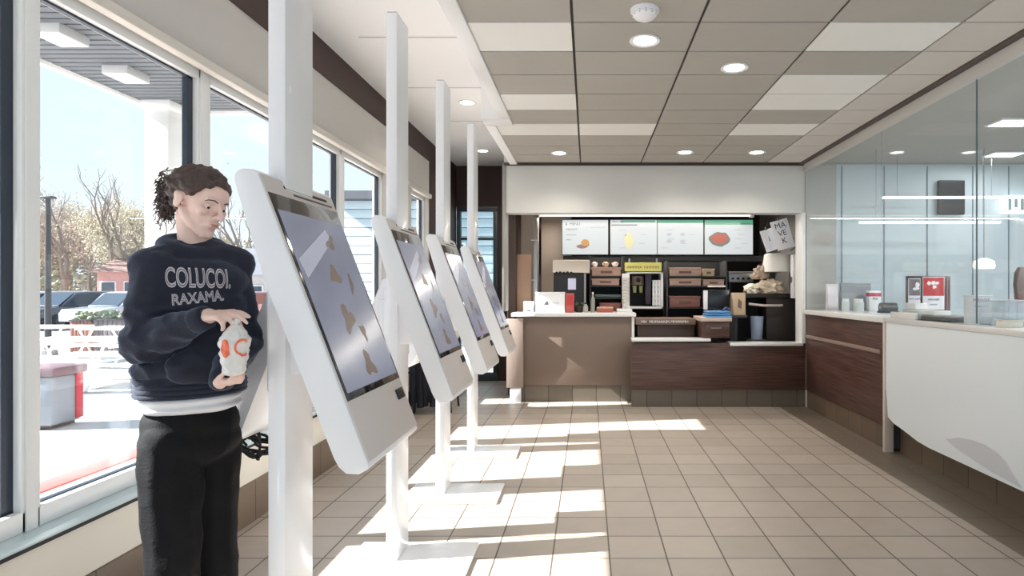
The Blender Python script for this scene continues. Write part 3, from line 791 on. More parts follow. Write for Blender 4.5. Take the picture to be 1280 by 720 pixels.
# tall cup dispenser in white
x0, x1, _, _, z0, z1 = B(776, 789, 342, 388, 7.6, .12)
t = thing('cup_dispenser', 'tall white cup dispenser on the left counter beside the drinks machine', 'cup dispenser', ((x0 + x1) / 2, 7.66, ZT - .05))
obj('column', MB().box(x0 + .02, x1 - .02, 7.6, 7.7, z0, z1, .006), white_paint, t)
obj('base', MB().box(x0 - .05, x1 + .01, 7.55, 7.72, 1.07, z0 + .02, .01), white_paint, t)
m = MB()
for k in range(9): m.lathe([(0, 0), (.04, 0), (.045, .03), (0, .03)], ((x0 + x1) / 2, 7.59, z0 + .06 + k * .04), 14)
obj('cups', m, mat('pale_cup', (222, 216, 210), .5), t)

# black machine with white top
Yb = 7.75
x0, x1, _, _, z0, z1 = B(692, 733, 325, 382, Yb, .4); z0 = 1.07
zm = P(0, 341, Yb).z
t = thing('coffee_machine', 'black machine with cream top and a pale label on the left', 'coffee machine', ((x0 + x1) / 2, Yb, 1.07))
obj('body', MB().box(x0, x1 - .03, Yb - .02, Yb + .35, z0, zm, .012), mat('black_machine', (26, 28, 32), .4), t)
obj('top', MB().box(x0 - .01, x1 + .04, Yb - .04, Yb + .38, zm, z1, .012), mat('cream_plastic', (226, 214, 198), .5), t)
a = P(710, 0, Yb); b = P(720, 0, Yb)
obj('label_panel', MB().box(a.x, b.x, Yb - .027, Yb - .018, P(0, 362, Yb).z, P(0, 348, Yb).z, .001), mat('pale_lilac', (186, 186, 206), .4, emit=.2), t)
obj('side_trim', MB().box(x1 - .03, x1 - .005, Yb - .02, Yb + .1, z0 + .04, zm, .002), mat('grey_edge', (150, 148, 146), .5), t)
m = MB()
for k in range(5): m.sph((P(696 + k * 4.5, 0, Yb).x, Yb - .04, zm + .004 * (k % 2)), (.018, .014, .014), 8)
obj('nozzles', m, black_matte, t)

# on the left worktop
def put(px, w_, h_, Y, name, label, cat, mm, dep=.12, z=1.07, extra=None, group=None):
    x = P(px, 0, Y).x
    t = thing(name, label, cat, (x, Y, z), group)
    obj('body', MB().box(x - w_ / 2, x + w_ / 2, Y - dep / 2, Y + dep / 2, z, z + h_, .004), mm, t)
    return t, x
Yc = 7.42
t, x = put(688, .355, .245, Yc, 'box', 'large white box with a small dark emblem on the serving counter', 'box', white_paint, .1)
obj('emblem', MB().prism([(x - .075, 1.165), (x - .02, 1.165), (x - .02, 1.19), (x - .035, 1.215), (x - .055, 1.2)], 'y', Yc - .053, Yc - .049), mat('emblem_grey', (96, 96, 100), .5), t)
obj('lettering', None, mat('pale_print', (180, 188, 196), .5), t, me=textmesh('ORDER', .035, (x + .055, Yc - .0535, 1.185), FACE_CAM))
obj('lid_edge', MB().box(x - .18, x + .18, Yc - .055, Yc + .052, 1.298, 1.32, .003), white_paint, t)
t, x = put(712.5, .10, .235, Yc + .02, 'box', 'red box beside the large white box on the serving counter', 'box', mat('red_pinkish', (190, 92, 88), .5), .12)
obj('front_label', MB().box(x - .035, x + .035, Yc - .044, Yc - .038, 1.16, 1.28, .001), mat('deep_red', (190, 60, 60), .5), t)
t, x = put(661, .12, .135, Yc - .02, 'box', 'small white box left of the large white box', 'box', mat('soft_white', (232, 228, 224), .5), .1)
obj('emblem', MB().box(x - .02, x + .03, Yc - .073, Yc - .068, 1.085, 1.1, .001), mat('emblem_grey', (96, 96, 100), .5), t)
p = P(724, 388, Yc + .05); p.z = 1.07
t = thing('potted_plant', 'small dark pot with green leaves on the serving counter', 'plant', p)
obj('pot', MB().lathe([(0, 0), (.04, 0), (.05, .07), (.045, .075), (0, .06)], p), mat('dark_pot', (52, 44, 40), .5), t)
m = MB(); rr = random.Random(2)
for k in range(16):
    a = rr.uniform(0, 6.28); l = rr.uniform(.03, .06)
    q = p + Vector((math.cos(a) * l, math.sin(a) * l * .7, .07 + rr.uniform(.02, .05)))
    m.sph(q, (.018, .01, .006), 8, Matrix.Rotation(a, 3, 'Z') @ Matrix.Rotation(.5, 3, 'Y'))
obj('leaves', m, mat('leaf_green', (86, 104, 70), .6), t)
def bottle(px, yb, h, r, Y, label, mm, z=1.07, capm=None):
    x = P(px, 0, Y).x
    t = thing('bottle', label, 'bottle', (x, Y, z), 'bottles on the serving counter')
    obj('body', MB().lathe([(0, 0), (r, 0), (r, h * .6), (r * .5, h * .78), (r * .35, h * .9), (0, h * .9)], (x, Y, z), 16), mm, t)
    obj('cap', MB().lathe([(0, h * .88), (r * .42, h * .88), (r * .42, h), (0, h)], (x, Y, z), 12), capm or black_matte, t)
bottle(732, 388, .12, .03, Yc, 'squat pale bottle with black cap between plant and tall grey bottle', mat('pale_bottle', (176, 172, 164), .3))
bottle(741, 388, .25, .026, Yc + .05, 'tall grey green bottle on the serving counter', mat('grey_green_bottle', (150, 152, 144), .3), capm=white_paint)
t, x = put(756, .2, .05, Yc + .08, 'tray', 'low red and tan food tray near the right end of the serving counter', 'tray', mat('tray_red', (170, 90, 80), .5), .14)
m = MB()
for k in range(6): m.sph((x - .08 + .032 * k, Yc + .05, 1.125), (.024, .024, .016), 8)
obj('contents', m, carton_tan, t)

# behind the drawer unit
Yt = 7.5
x0, x1, _, _, z0, z1 = B(885, 912, 362, 387, Yt, .05)
t = thing('till_screen', 'black till screen with white side behind the blue tray', 'till', ((x0 + x1) / 2, Yt, z0))
obj('display', MB().box(x0, x1, Yt, Yt + .04, z0, z1, .008), mat('black_display', (28, 32, 38), .25), t)
obj('side_unit', MB().box(x0 - .05, x0 - .005, Yt - .01, Yt + .06, z0, z1 - .01, .006), white_paint, t)
obj('stand', MB().box((x0 + x1) / 2 - .04, (x0 + x1) / 2 + .04, Yt + .01, Yt + .1, 1.03, z0 + .03, .006), dark_grey, t)
obj('top_edge', MB().box(x0, x1 - .05, Yt + .0, Yt + .03, z1 + .03, z1 + .05, .004), mat('pale_cup', (222, 216, 210), .5), t)
x0, x1 = P(880, 0, 7.1).x, P(912, 0, 7.1).x
t = thing('tray_stack', 'stack of bright blue trays on the narrow drawer unit', 'tray stack', ((x0 + x1) / 2, 7.1, 1.03))
for k in range(3):
    obj('tray', MB().box(x0 + .008 * k, x1 - .006 * k, 6.98, 7.22, 1.031 + .026 * k, 1.05 + .026 * k, .006), blue_pl, t)
obj('items', MB().tube([(x1 - .1, 7.0, 1.11), (x1 - .06, 7.02, 1.14), (x1 - .01, 7.0, 1.115)], .014), mat('navy', (50, 70, 110), .5), t)

# right side cluster
Yr = 7.6
x0, x1, _, _, z0, z1 = B(918, 1000, 384, 428, Yr, .5)
t = thing('kitchen_bench', 'dark kitchen bench with pale tray edge behind the right white ledge', 'kitchen bench', ((x0 + x1) / 2, Yr, 0))
obj('body', MB().box(P(958, 0, Yr).x, x1, Yr, Yr + .45, 0, P(0, 368, Yr).z, .004), mat('dark_bench', (44, 36, 34), .5), t)
obj('side_frame', MB().box(x0, x0 + .04, Yr, Yr + .45, 0, P(0, 368, Yr).z, .003), dark_grey, t)
obj('shelf', MB().box(x0, x1, Yr - .02, Yr + .45, P(0, 372, Yr).z, P(0, 367, Yr).z, .003), mat('dark_bench', (44, 36, 34), .5), t)
obj('back_panel', MB().box(x0, x1, Yr + .4, Yr + .45, 0, P(0, 368, Yr).z), black_matte, t)
obj('tray_edge', MB().tube([P(936, 380, Yr - .08), P(955, 382, Yr - .1), P(978, 382, Yr - .06)], .016), mat('pale_tray', (206, 194, 184), .4), t)
x0, x1, _, _, z0, z1 = B(917, 932, 366, 394, 7.35, .15)
t = thing('carton', 'upright beige carton with dark print at the right of the drawer unit', 'carton', ((x0 + x1) / 2, 7.35, 1.03))
obj('body', MB().box(x0, x1, 7.35, 7.5, z0, z1, .005), carton_tan, t)
obj('front_label', MB().prism([(x0 + .05, z0 + .1), (x0 + .09, z0 + .08), (x0 + .1, z0 + .16), (x0 + .06, z0 + .2)], 'y', 7.345, 7.351), mat('smudged_label', (120, 92, 82), .6), t)
obj('support', MB().box(x0 - .02, x1 + .02, 7.34, 7.52, z0 - .03, z0, .003), dark_grey, t)
x0, x1, _, _, z0, z1 = B(911, 942, 338, 353, 8.1, .25)
t = thing('food_warmer', 'grey metal warmer with round knobs above the beige carton', 'food warmer', ((x0 + x1) / 2, 8.1, z0))
obj('body', MB().box(x0, x1, 8.1, 8.35, z0, z1 - .03, .006), mat('grey_metal', (150, 152, 160), .35, metal=.6), t)
obj('top', MB().box(x0 - .01, x1 + .01, 8.08, 8.37, z1 - .03, z1 - .015, .004), steel, t)
for k in range(4): obj('knob', MB().cyl((x0 + .05 + k * .07, 8.1, z0 + .05), (x0 + .05 + k * .07, 8.07, z0 + .05), .016), black_matte, t)
m = MB(); m.box(x0 + .01, x0 + .035, 8.12, 8.15, 0.0, z0); m.box(x1 - .035, x1 - .01, 8.3, 8.33, 0.0, z0); m.box(x0 + .01, x0 + .035, 8.3, 8.33, 0, z0)
obj('stand', m, dark_grey, t)
# lamp hood
p = P(972, 340, 7.75)
t = thing('heat_lamp', 'broad white lamp hood over the crumpled cloths', 'heat lamp', p)
obj('hood', MB().lathe([(.0, .235), (.14, .235), (.165, .22), (.20, .0), (.19, .0), (.155, .2), (0, .215)], p, 32), mat('white_hood', (224, 222, 218), .4), t)
obj('stem', MB().tube([p + Vector((0, 0, .22)), p + Vector((.05, 0, .3)), p + Vector((.2, 0, .42)), p + Vector((.26, .0, .62)), p + Vector((.2, .1, .85))], .008), dark_grey, t)
# cloth heap
def crumple(name, label, cat, cxyz, r, mm, seed, grp=None):
    rr = random.Random(seed); m_ = MB()
    t_ = bmesh.new(); bmesh.ops.create_icosphere(t_, subdivisions=4, radius=1)
    for v in t_.verts:
        n_ = noise.fractal(v.co * 2.2 + Vector((seed, 0, 0)), 1.0, 2.0, 4)
        q = v.co * (1 + .45 * n_); v.co = Vector((q.x * r[0], q.y * r[1], max(q.z * r[2], -r[2] * .6)))
    m_._add(t_, Matrix.Translation(Vector(cxyz) + Vector((0, 0, r[2] * .6))))
    return tag(obj(name, m_, mm, ang=60), label, cat, grp)
sz = P(0, 367, Yr).z
crumple('cloth', 'crumpled cream cloth on the kitchen bench, larger right one', 'cloth', P(962, 367, Yr + .08), (.17, .12, .11), cloth_w, 1, 'cloths on the kitchen bench')
crumple('cloth', 'crumpled pale cloth on the kitchen bench, left one', 'cloth', P(939, 367, Yr + .05), (.09, .1, .07), mat('pale_cloth', (222, 212, 198), .8), 5, 'cloths on the kitchen bench')
crumple('cloth', 'beige and brown bundle on top of the crumpled cloths', 'cloth', P(951, 349, Yr + .15), (.1, .08, .1), mat('mottled_cloth', (176, 158, 140), .8, var=.4, scale=20), 9, 'cloths on the kitchen bench')
# clear container below
p = P(946, 424, 7.45)
t = thing('container', 'clear bluish plastic container below the bench', 'container', p)
obj('body', MB().lathe([(0, 0), (.065, 0), (.08, .28), (.076, .28), (.06, .01), (0, .01)], p, 20), mat('bluish_plastic', (140, 154, 176), .3), t)
obj('contents', MB().sph(p + Vector((0, 0, .08)), (.055, .055, .06)), mat('pale_contents', (196, 206, 222), .6), t)
obj('stand', MB().box(p.x - .1, p.x + .1, 7.37, 7.53, 0.0, p.z, .004), dark_grey, t)
# hanging menu sheets
x0, x1, _, _, z0, z1 = B(968, 990, 273, 313, 7.6, .02)
def sheet(px, py, w_, h_, ang, lab, rows, Y):
    c = P(px, py, Y); R_ = Matrix.Rotation(ang, 4, 'Y')
    t = thing('hanging_sheet', lab, 'sheet', c - Vector((0, 0, h_ / 2)), 'sheets hung at the right of the menu boards')
    obj('paper', MB().box(-w_ / 2, w_ / 2, -.006, .006, -h_ / 2, h_ / 2, .002, M=Matrix.Translation(c) @ R_), mat('paper_white', (226, 226, 230), .6, emit=.12), t)
    for k, s in enumerate(rows):
        q = R_ @ Vector((0, -.009, h_ * (.3 - .26 * k)))
        obj('lettering', None, mat('ink_black', (34, 34, 36), .6), t, me=textmesh(s, .1, c + q, R_.to_3x3() @ FACE_CAM))
    obj('clip', MB().cyl(c + R_ @ Vector((0, -.01, h_ / 2 - .01)), c + R_ @ Vector((0, .01, h_ / 2 + .03)), .008), steel, t)
    obj('cord', MB().tube([c + R_ @ Vector((0, 0, h_ / 2)), c + Vector((.02, .02, h_ / 2 + .25)), Vector((c.x + .02, c.y + .02, 2.5))], .003), black_matte, t)
sheet(978, 293, .22, .37, -.3 + .02, 'tilted white sheet with large dark characters hung right of the menu boards', ['MA', 'VE', 'K'], 7.6)
sheet(962, 300, .17, .28, -.32, 'smaller tilted white sheet half behind the one with characters', ['', 'i'], 7.66)
m = MB().tube([P(988, 313, 7.6), P(994, 309, 7.6), P(999, 300, 7.6), P(1001, 288, 7.6), Vector((P(1001, 0, 7.6).x, 7.6, 2.5))], .006)
tag(obj('cable', m, black_matte), 'thin black cable curving down beside the hanging sheets', 'cable')
x0, x1, _, _, z0, z1 = B(991, 1000, 318, 373, 7.4, .1)
t = thing('dispenser', 'tall narrow white dispenser at the right edge of the kitchen opening', 'dispenser', ((x0 + x1) / 2, 7.4, z0))
obj('body', MB().box(x0, x1, 7.4, 7.5, z0, z1, .012), white_paint, t)
obj('bracket', MB().box(x1 - .02, 2.47, 7.42, 7.48, z0 + .2, z0 + .26), steel, t)
obj('back_bracket', MB().box(x0 + .02, 2.63, 7.5, 7.52, z0 + .1, z0 + .4), steel, t)

# ------------------------------------------------------------------ items on the right counter
def onc(px, yb, xmin=2.62):
    Y = min(6.75, (ZT - CH) * -FPX / (yb - VY)); X = (px - VX) * Y / FPX
    if X < xmin: X = xmin; Y = X * FPX / (px - VX)
    if X > 3.2: X = 3.2; Y = min(6.75, X * FPX / (px - VX))
    return X, Y
def cbox(px, yb, wpx, hpx, name, label, cat, mm, dep=.08, bev=.004, zoff=0, xmin=2.62):
    X, Y = onc(px, yb, xmin); s = Y / FPX; w_, h_ = wpx * s, hpx * s; z = ZT + zoff
    t = thing(name, label, cat, (X, Y, z))
    obj('body', MB().box(X - w_ / 2, X + w_ / 2, Y - dep / 2, Y + dep / 2, z, z + h_, bev), mm, t)
    return t, X, Y, w_, h_, z
t, X, Y, w_, h_, z = cbox(1040, 387, 15, 33, 'leaflet_holder', 'pale pink leaflet holder at the far end of the right counter', 'leaflet holder', mat('pale_pink_card', (224, 212, 216), .5), .03)
obj('leaflet', MB().box(X - w_ * .4, X + w_ * .4, Y - .022, Y - .016, z + .03, z + h_ * .9), mat('leaflet_white', (238, 232, 236), .5), t)
t, X, Y, w_, h_, z = cbox(1069, 387, 38, 34, 'display_frame', 'grey display frame behind the small white jars', 'display frame', mat('frame_grey', (140, 144, 150), .4), .03)
obj('panel', MB().box(X - w_ * .46, X + w_ * .46, Y - .019, Y - .014, z + .02, z + h_ * .94), mat('panel_grey', (156, 162, 168), .3), t)
for px, w2, lab in ((1057, 9, 'small white lidded jar left, before the grey display frame'), (1073, 13, 'wider pale jar right, before the grey display frame')):
    X, Y = onc(px, 388); Y -= .16; X = (px - VX) * Y / FPX; s = Y / FPX; r = w2 * s / 2
    t = thing('jar', lab, 'jar', (X, Y, ZT), 'jars before the grey display frame')
    obj('body', MB().lathe([(0, 0), (r, 0), (r, .09), (r * .8, .105), (0, .105)], (X, Y, ZT)), mat('pale_jar', (206, 212, 210), .3), t)
    obj('lid', MB().lathe([(0, .105), (r * .85, .105), (r * .85, .13), (0, .13)], (X, Y, ZT)), white_paint, t)
t, X, Y, w_, h_, z = cbox(1092, 388.5, 15, 25, 'card_box', 'small white box with pinkish red top and print on right counter', 'box', white_paint, .07)
obj('flap', MB().box(X - w_ / 2 - .002, X + w_ / 2 + .002, Y - .038, Y + .036, z + h_ * .72, z + h_ * .9, .002), mat('crimson_print', (196, 70, 92), .5), t)
obj('lettering', None, mat('ink_black', (34, 34, 36), .6), t, me=textmesh('MA', .04, (X, Y - .0375, z + h_ * .6), FACE_CAM))
X, Y = onc(1110, 391); s = Y / FPX
t = thing('paper_roll', 'black till roll lying on the right counter', 'roll', (X, Y, ZT))
obj('roll', MB().cyl((X - .075, Y, ZT + .05), (X + .075, Y, ZT + .05), .05), mat('roll_dark', (66, 66, 68), .4), t)
obj('core', MB().cyl((X - .08, Y, ZT + .05), (X + .08, Y, ZT + .05), .018), steel, t)
obj('cradle', MB().box(X - .085, X + .085, Y - .05, Y + .05, ZT, ZT + .02, .004), black_matte, t)
# stepped white block at the end of the white counter
t = thing('till_housing', 'stepped white till housing at the far end of the white counter', 'till', (2.56, 4.9, ZT))
a = P(1119, 0, 4.95).x
obj('body', MB().box(2.47, 2.503, 4.6, 4.97, ZT, ZT + .05, .006), cw, t)
obj('body_upper', MB().box(2.53, 2.66, 4.45, 4.9, ZT, ZT + .075, .008), cw, t)
obj('step', MB().box(2.54, 2.64, 4.72, 4.88, ZT + .075, ZT + .125, .008), cw, t)
# red poster stand
X, Y = 2.78, 4.98 * 1.0; s = Y / FPX
X = (1161 - VX) * s
t = thing('poster_stand', 'black framed display stand with two red and white posters', 'poster stand', (X, Y, ZT))
w_ = 54 * s; zb, zt_ = ZT + .0, P(0, 345, Y).z
obj('frame', MB().box(X - w_ / 2, X + w_ / 2, Y, Y + .03, ZT, zt_, .004), mat('dark_maroon', (66, 34, 36), .4), t)
def poster(pxa, pxb, ya, yb, top, bot, nm):
    a, b = P(pxa, yb, Y), P(pxb, ya, Y)
    o = obj('poster', MB().box(a.x, b.x, Y - .006, Y + .002, a.z, b.z, .001), bot, t)
    zmid = b.z - (b.z - a.z) * .58
    obj('upper_print', MB().box(a.x + .004, b.x - .004, Y - .008, Y - .005, zmid, b.z - .006), top, o)
    rr = random.Random(pxa)
    m_ = MB()
    for k in range(4):
        q = Vector((a.x + (b.x - a.x) * rr.uniform(.25, .75), 0, zmid + (b.z - zmid) * rr.uniform(.3, .8)))
        m_.prism([(q.x + .018 * math.cos(j), q.z + .016 * math.sin(j) * rr.uniform(.6, 1.4)) for j in range(6)], 'y', Y - .0095 - .0004 * k, Y - .007)
    obj('figure_print', m_, mat('print_white', (240, 232, 230), .5), o)
    obj('lettering', None, nm, o, me=textmesh('MM NM', .028, ((a.x + b.x) / 2, Y - .0085, a.z + (b.z - a.z) * .30), FACE_CAM))
    obj('lettering', None, nm, o, me=textmesh('mmnm', .022, ((a.x + b.x) / 2, Y - .0085, a.z + (b.z - a.z) * .16), FACE_CAM))
poster(1135, 1150, 348, 385, mat('poster_grey', (110, 100, 106), .5), mat('poster_white', (228, 226, 230), .5), tgrey)
poster(1153, 1180, 346, 387, mat('poster_red', (188, 44, 50), .45), mat('poster_white', (228, 226, 230), .5), tdark)
obj('divider', MB().box(P(1183, 0, Y).x, P(1184.5, 0, Y).x, Y - .004, Y + .003, ZT + .02, zt_ - .02), mat('rosy_edge', (150, 90, 92), .4), t)
obj('foot', MB().box(X - w_ / 2, X + w_ / 2, Y - .02, Y + .07, ZT, ZT + .012, .003), black_matte, t)
# grey tray
X, Y = onc(1187, 404, 2.62); s = Y / FPX
t = thing('cash_tray', 'low dark grey tray behind the glass right of the poster stand', 'tray', (X, Y, ZT))
obj('body', MB().box(X - .1, X + .14, Y - .18, Y + .2, ZT, ZT + .03, .006), dark_grey, t)
obj('top', MB().box(X - .1, X + .14, Y - .17, Y + .19, ZT + .03, ZT + .045, .005), mat('tray_grey', (150, 150, 152), .3), t)
# white box with print
t, X, Y, w_, h_, z = cbox(1222, 415, 27, 36, 'leaflet_box', 'white upright leaflet box with print at the near end of the glass', 'leaflet box', white_paint, .07, xmin=2.6)
obj('lettering', None, mat('pink_grey_print', (150, 110, 116), .5), t, me=textmesh('MMMM', .035, (X, Y - .0375, z + h_ * .82), FACE_CAM))
obj('lettering', None, tgrey, t, me=textmesh('nmnmnm', .022, (X, Y - .0375, z + h_ * .62), FACE_CAM))
obj('lid', MB().box(X - w_ / 2 - .004, X + w_ / 2 + .006, Y - .04, Y + .04, z + h_ - .008, z + h_, .002), white_paint, t)
# clear basket
X, Y = 2.70, 2.70 * FPX / (1262 - VX)
t = thing('clear_bin', 'clear plastic bin at the near end of the right counter', 'bin', (X, Y, ZT))
m = MB(); m.box(X - .11, X - .105, Y - .12, Y + .16, ZT, ZT + .16); m.box(X + .105, X + .11, Y - .12, Y + .16, ZT, ZT + .16); m.box(X - .105, X + .105, Y - .12, Y - .115, ZT, ZT + .16); m.box(X - .105, X + .105, Y + .155, Y + .16, ZT, ZT + .16)
obj('body', m, clearp, t); obj('rim', MB().tube([(X - .11, Y - .12, ZT + .16), (X + .11, Y - .12, ZT + .16), (X + .11, Y + .16, ZT + .16), (X - .11, Y + .16, ZT + .16)], .004, closed=True), mat('pale_rim', (206, 214, 216), .4), t)
obj('bottom', MB().box(X - .105, X + .105, Y - .115, Y + .155, ZT, ZT + .006), clearp, t)
t, X, Y, w_, h_, z = cbox(1262, 417, 26, 10, 'napkin_box', 'low cream box in front of the clear plastic bin', 'box', mat('cream_box', (226, 222, 208), .5), .06, xmin=2.56)
obj('lid', MB().box(X - w_ / 2 - .003, X + w_ / 2 + .003, Y - .033, Y + .033, z + h_ * .8, z + h_, .002), cream, t)
# behind the glass
x0, x1, _, _, z0, z1 = B(1174, 1207, 225, 268, 6.95, .2)
t = thing('wall_screen', 'black wall mounted screen on the pale blue grey wall behind the glass', 'screen', ((x0 + x1) / 2, 6.8, z0))
obj('housing', MB().box(x0, x1, 6.955, 7.0, z0, z1, .01), mat('screen_charcoal', (46, 48, 54), .4), t)
obj('display', MB().box(x0 + .015, x1 - .015, 6.95, 6.958, z0 + .015, z1 - .015), mat('screen_dark', (40, 42, 48), .2), t)
obj('bracket', MB().box((x0 + x1) / 2 - .04, (x0 + x1) / 2 + .04, 7.0, 7.03, (z0 + z1) / 2 - .05, (z0 + z1) / 2 + .05), steel, t)
def strip(pa, pb, py, lab, Ys=6.6):
    a, b = P(pa, py, Ys), P(pb, py, Ys)
    t = thing('hanging_bar', lab, 'strip light', (a + b) / 2, 'slim white bars behind the glass')
    obj('tube', MB().box(a.x, b.x, Ys - .02, Ys + .02, a.z - .014, a.z + .014, .005), mat('emissive_slim_bar', (236, 240, 242), .4, emit=.6), t)  # slim white bar with slight emission
    for f in (.12, .88):
        X = a.x + (b.x - a.x) * f; obj('wire', MB().cyl((X, Ys, a.z), (X, Ys, ZC), .003), steel, t)
strip(1103, 1258, 247, 'upper slim white bar hanging behind the glass')
strip(1074, 1250, 278, 'lower slim white bar hanging behind the glass', 6.3)
x0, x1, _, _, z0, z1 = B(1258, 1296, 244, 266, 6.9, .05)
t = thing('lit_panel', 'small lit white wall sign with grey marks behind the glass', 'sign', ((x0 + x1) / 2, 6.92, z0))
obj('body', MB().box(x0, x1, 6.9, 7.02, z0, z1, .005), mat('lit_sign', (236, 242, 244), .4, emit=.9), t)
m = MB()
for k in range(5): m.box(x0 + .02 + k * .07, x0 + .055 + k * .07, 6.894, 6.9, z0 + .03 + .03 * (k % 2), z1 - .04)
obj('marks', m, mat('sign_grey', (150, 168, 170), .5), t)
# chair back at the right edge
p = P(1283, 378, 5.2)
t = thing('chair', 'brown round backed chair just visible behind the glass at the right edge', 'chair', (p.x, 5.2, 0))
obj('backrest', MB().prism([(p.x + .09 * q[0], p.z + .30 * q[1]) for q in ((-1, .1), (-1.05, .5), (-1, .85), (-.7, 1), (.9, 1), (1.2, .85), (1.25, .5), (1.2, .1), (.9, 0), (-.7, 0))], 'y', 5.18, 5.23, .012), mat('brown_leather', (104, 88, 82), .5), t)
obj('seat', MB().lathe([(0, .98), (.19, .98), (.2, 1.02), (.19, 1.06), (0, 1.07)], (p.x, 5.05, 0)), mat('brown_leather', (104, 88, 82), .5), t)
for sx in (-1, 1):
    obj('back_support', MB().tube([(p.x + sx * .07, 5.2, 1.0), (p.x + sx * .07, 5.21, p.z + .1)], .01), steel, t)
    for sy in (-1, 1): obj('leg', MB().tube([(p.x + sx * .17, 5.05 + sy * .17, 0), (p.x + sx * .12, 5.05 + sy * .12, 1.0)], .012), steel, t)
p = P(1230, 330, 6.2)
t = thing('pendant_lamp', 'white pendant lamp hanging behind the glass near the right edge', 'lamp', p)
obj('shade', MB().lathe([(0, .06), (.03, .06), (.09, .03), (.1, -.02), (.09, -.05), (0, -.05)], p), mat('lamp_opal', (240, 242, 242), .4, emit=.5), t)
obj('cord', MB().cyl(p + Vector((0, 0, .05)), (p.x, 6.2, ZC), .004), mat('grey_cord', (150, 150, 150), .5), t)
# ------------------------------------------------------------------ outside
GZ = -0.14
pave = tile_mat('outdoor_paving', (196, 184, 178), (212, 202, 196), (176, 162, 156), .22, .11, 0, 0, .004, .8)
asph = mat('pale_asphalt', (186, 184, 182), .9, var=.12, scale=.6)
struct('ground', MB().box(-90, WX - .14, -20, 90, GZ - .3, GZ - .012), asph)
struct('ground_walkway', MB().box(-4.0, WX - .14, -3, 13, GZ - .05, GZ), pave)
struct('trim_15', MB().box(-4.22, -4.0, -3, 13, GZ - .1, GZ + .012, .006), mat('red_curb_paint', (190, 92, 88), .7))
struct('ground_far', MB().box(-2.2, 12, 9.13, 60, GZ - .3, GZ - .011), asph)
# canopy: corrugated soffit, fascia, column
cz = 2.9
m = MB()
n = 60; xa, xb = -3.62, WX - .14
y0_, y1_ = -1.0, 5.2
for k in range(84):
    y = y0_ + (y1_ - y0_) * k / 84
    m.box(xa, xb, y + .008, y + (y1_ - y0_) / 84 - .008, cz - .022, cz + .02)
m.box(xa, xb, y0_, y1_, cz, cz + .05)
c = thing('canopy', 'dark corrugated entrance canopy outside the first windows', 'canopy', (-2.9, 2, 0))
obj('soffit', m, mat('slate_soffit', (84, 90, 98), .6), c)
m = MB(); m.box(xa - .05, xa, y0_, y1_ + .05, cz - .05, cz + .2, .005); m.box(xa, xb, y1_, y1_ + .05, cz - .05, cz + .2, .005)
obj('fascia', m, frame_white, c)
for (px, py, Yq) in ((158, 90, 0), (75, 40, 0)):
    q = P(px, py, 1); dd = (cz - .03 - CH) / (q.z - CH); q = P(px, py, dd)
    l = obj('spotlight', MB().box(q.x - .09, q.x + .09, q.y - .11, q.y + .11, q.z - .05, q.z + .02, .01), mat('spot_grey', (196, 198, 200), .4), c)
    obj('lens', MB().box(q.x - .06, q.x + .06, q.y - .08, q.y + .08, q.z - .054, q.z - .048), mat('spot_lens', (226, 228, 230), .2), l)
q = P(201, 130, 4.95)
t = thing('canopy_column', 'square white column outside under the canopy edge', 'column', (q.x, 5.0, GZ))
obj('shaft', MB().box(q.x - .1, q.x + .1, 4.9, 5.1, GZ, cz - .05, .012), frame_white, t)
obj('base_plate', MB().box(q.x - .15, q.x + .15, 4.85, 5.15, GZ, GZ + .04, .006), steel, t)
obj('capital', MB().box(q.x - .12, q.x + .12, 4.88, 5.12, cz - .09, cz - .022, .006), frame_white, t)

# litter bin
def gp(px, py):
    Y = (CH - GZ) * FPX / (py - VY); return (px - VX) * Y / FPX, Y
X, Y = gp(66, 532)
t = thing('litter_bin', 'grey and red litter bin outside the first window', 'bin', (X, Y, GZ))
obj('body', MB().box(X - .26, X + .16, Y - .2, Y + .2, GZ + .03, GZ + .56, .04), mat('bin_grey', (136, 142, 150), .5), t)
obj('side_panel', MB().box(X + .15, X + .175, Y + .1, Y + .2, GZ + .06, GZ + .56, .01), mat('bin_red', (178, 52, 62), .5), t)
obj('lid', MB().box(X - .28, X + .21, Y - .22, Y + .22, GZ + .56, GZ + .66, .02), mat('bin_lid', (108, 84, 90), .5), t)
obj('foot', MB().box(X - .2, X + .12, Y - .15, Y + .15, GZ, GZ + .04, .005), dark_grey, t)

# outdoor tables
def table(px, py, lab, rz):
    X, Y = gp(px, py)
    t = thing('outdoor_table', lab, 'table', (X, Y, GZ), 'cream tables on the terrace outside')
    tm = mat('cream_table', (226, 220, 206), .5)
    obj('table_top', MB().box(X - .65, X + .65, Y - .4, Y + .4, GZ + .70, GZ + .74, .012), tm, t)
    for s in (-1, 1):
        obj('bench', MB().box(X - .65, X + .65, Y + s * .68 - .14, Y + s * .68 + .14, GZ + .42, GZ + .455, .01), tm, t)
        for q in (-1, 1):
            obj('leg', MB().tube([(X + q * .45, Y + s * .62, GZ), (X + q * .45, Y + s * .2, GZ + .7)], .022), frame_white, t)
        obj('cross_bar', MB().tube([(X + s * .45, Y - .7, GZ + .40), (X + s * .45, Y + .7, GZ + .40)], .02), frame_white, t)
    t.rotation_euler[2] = rz
    return t
table(104, 482, 'cream picnic table outside, behind the litter bin', .1)
table(152, 455, 'cream picnic table outside, closest to the person', -.15)
table(60, 452, 'cream picnic table outside, farthest away at the left', .0)
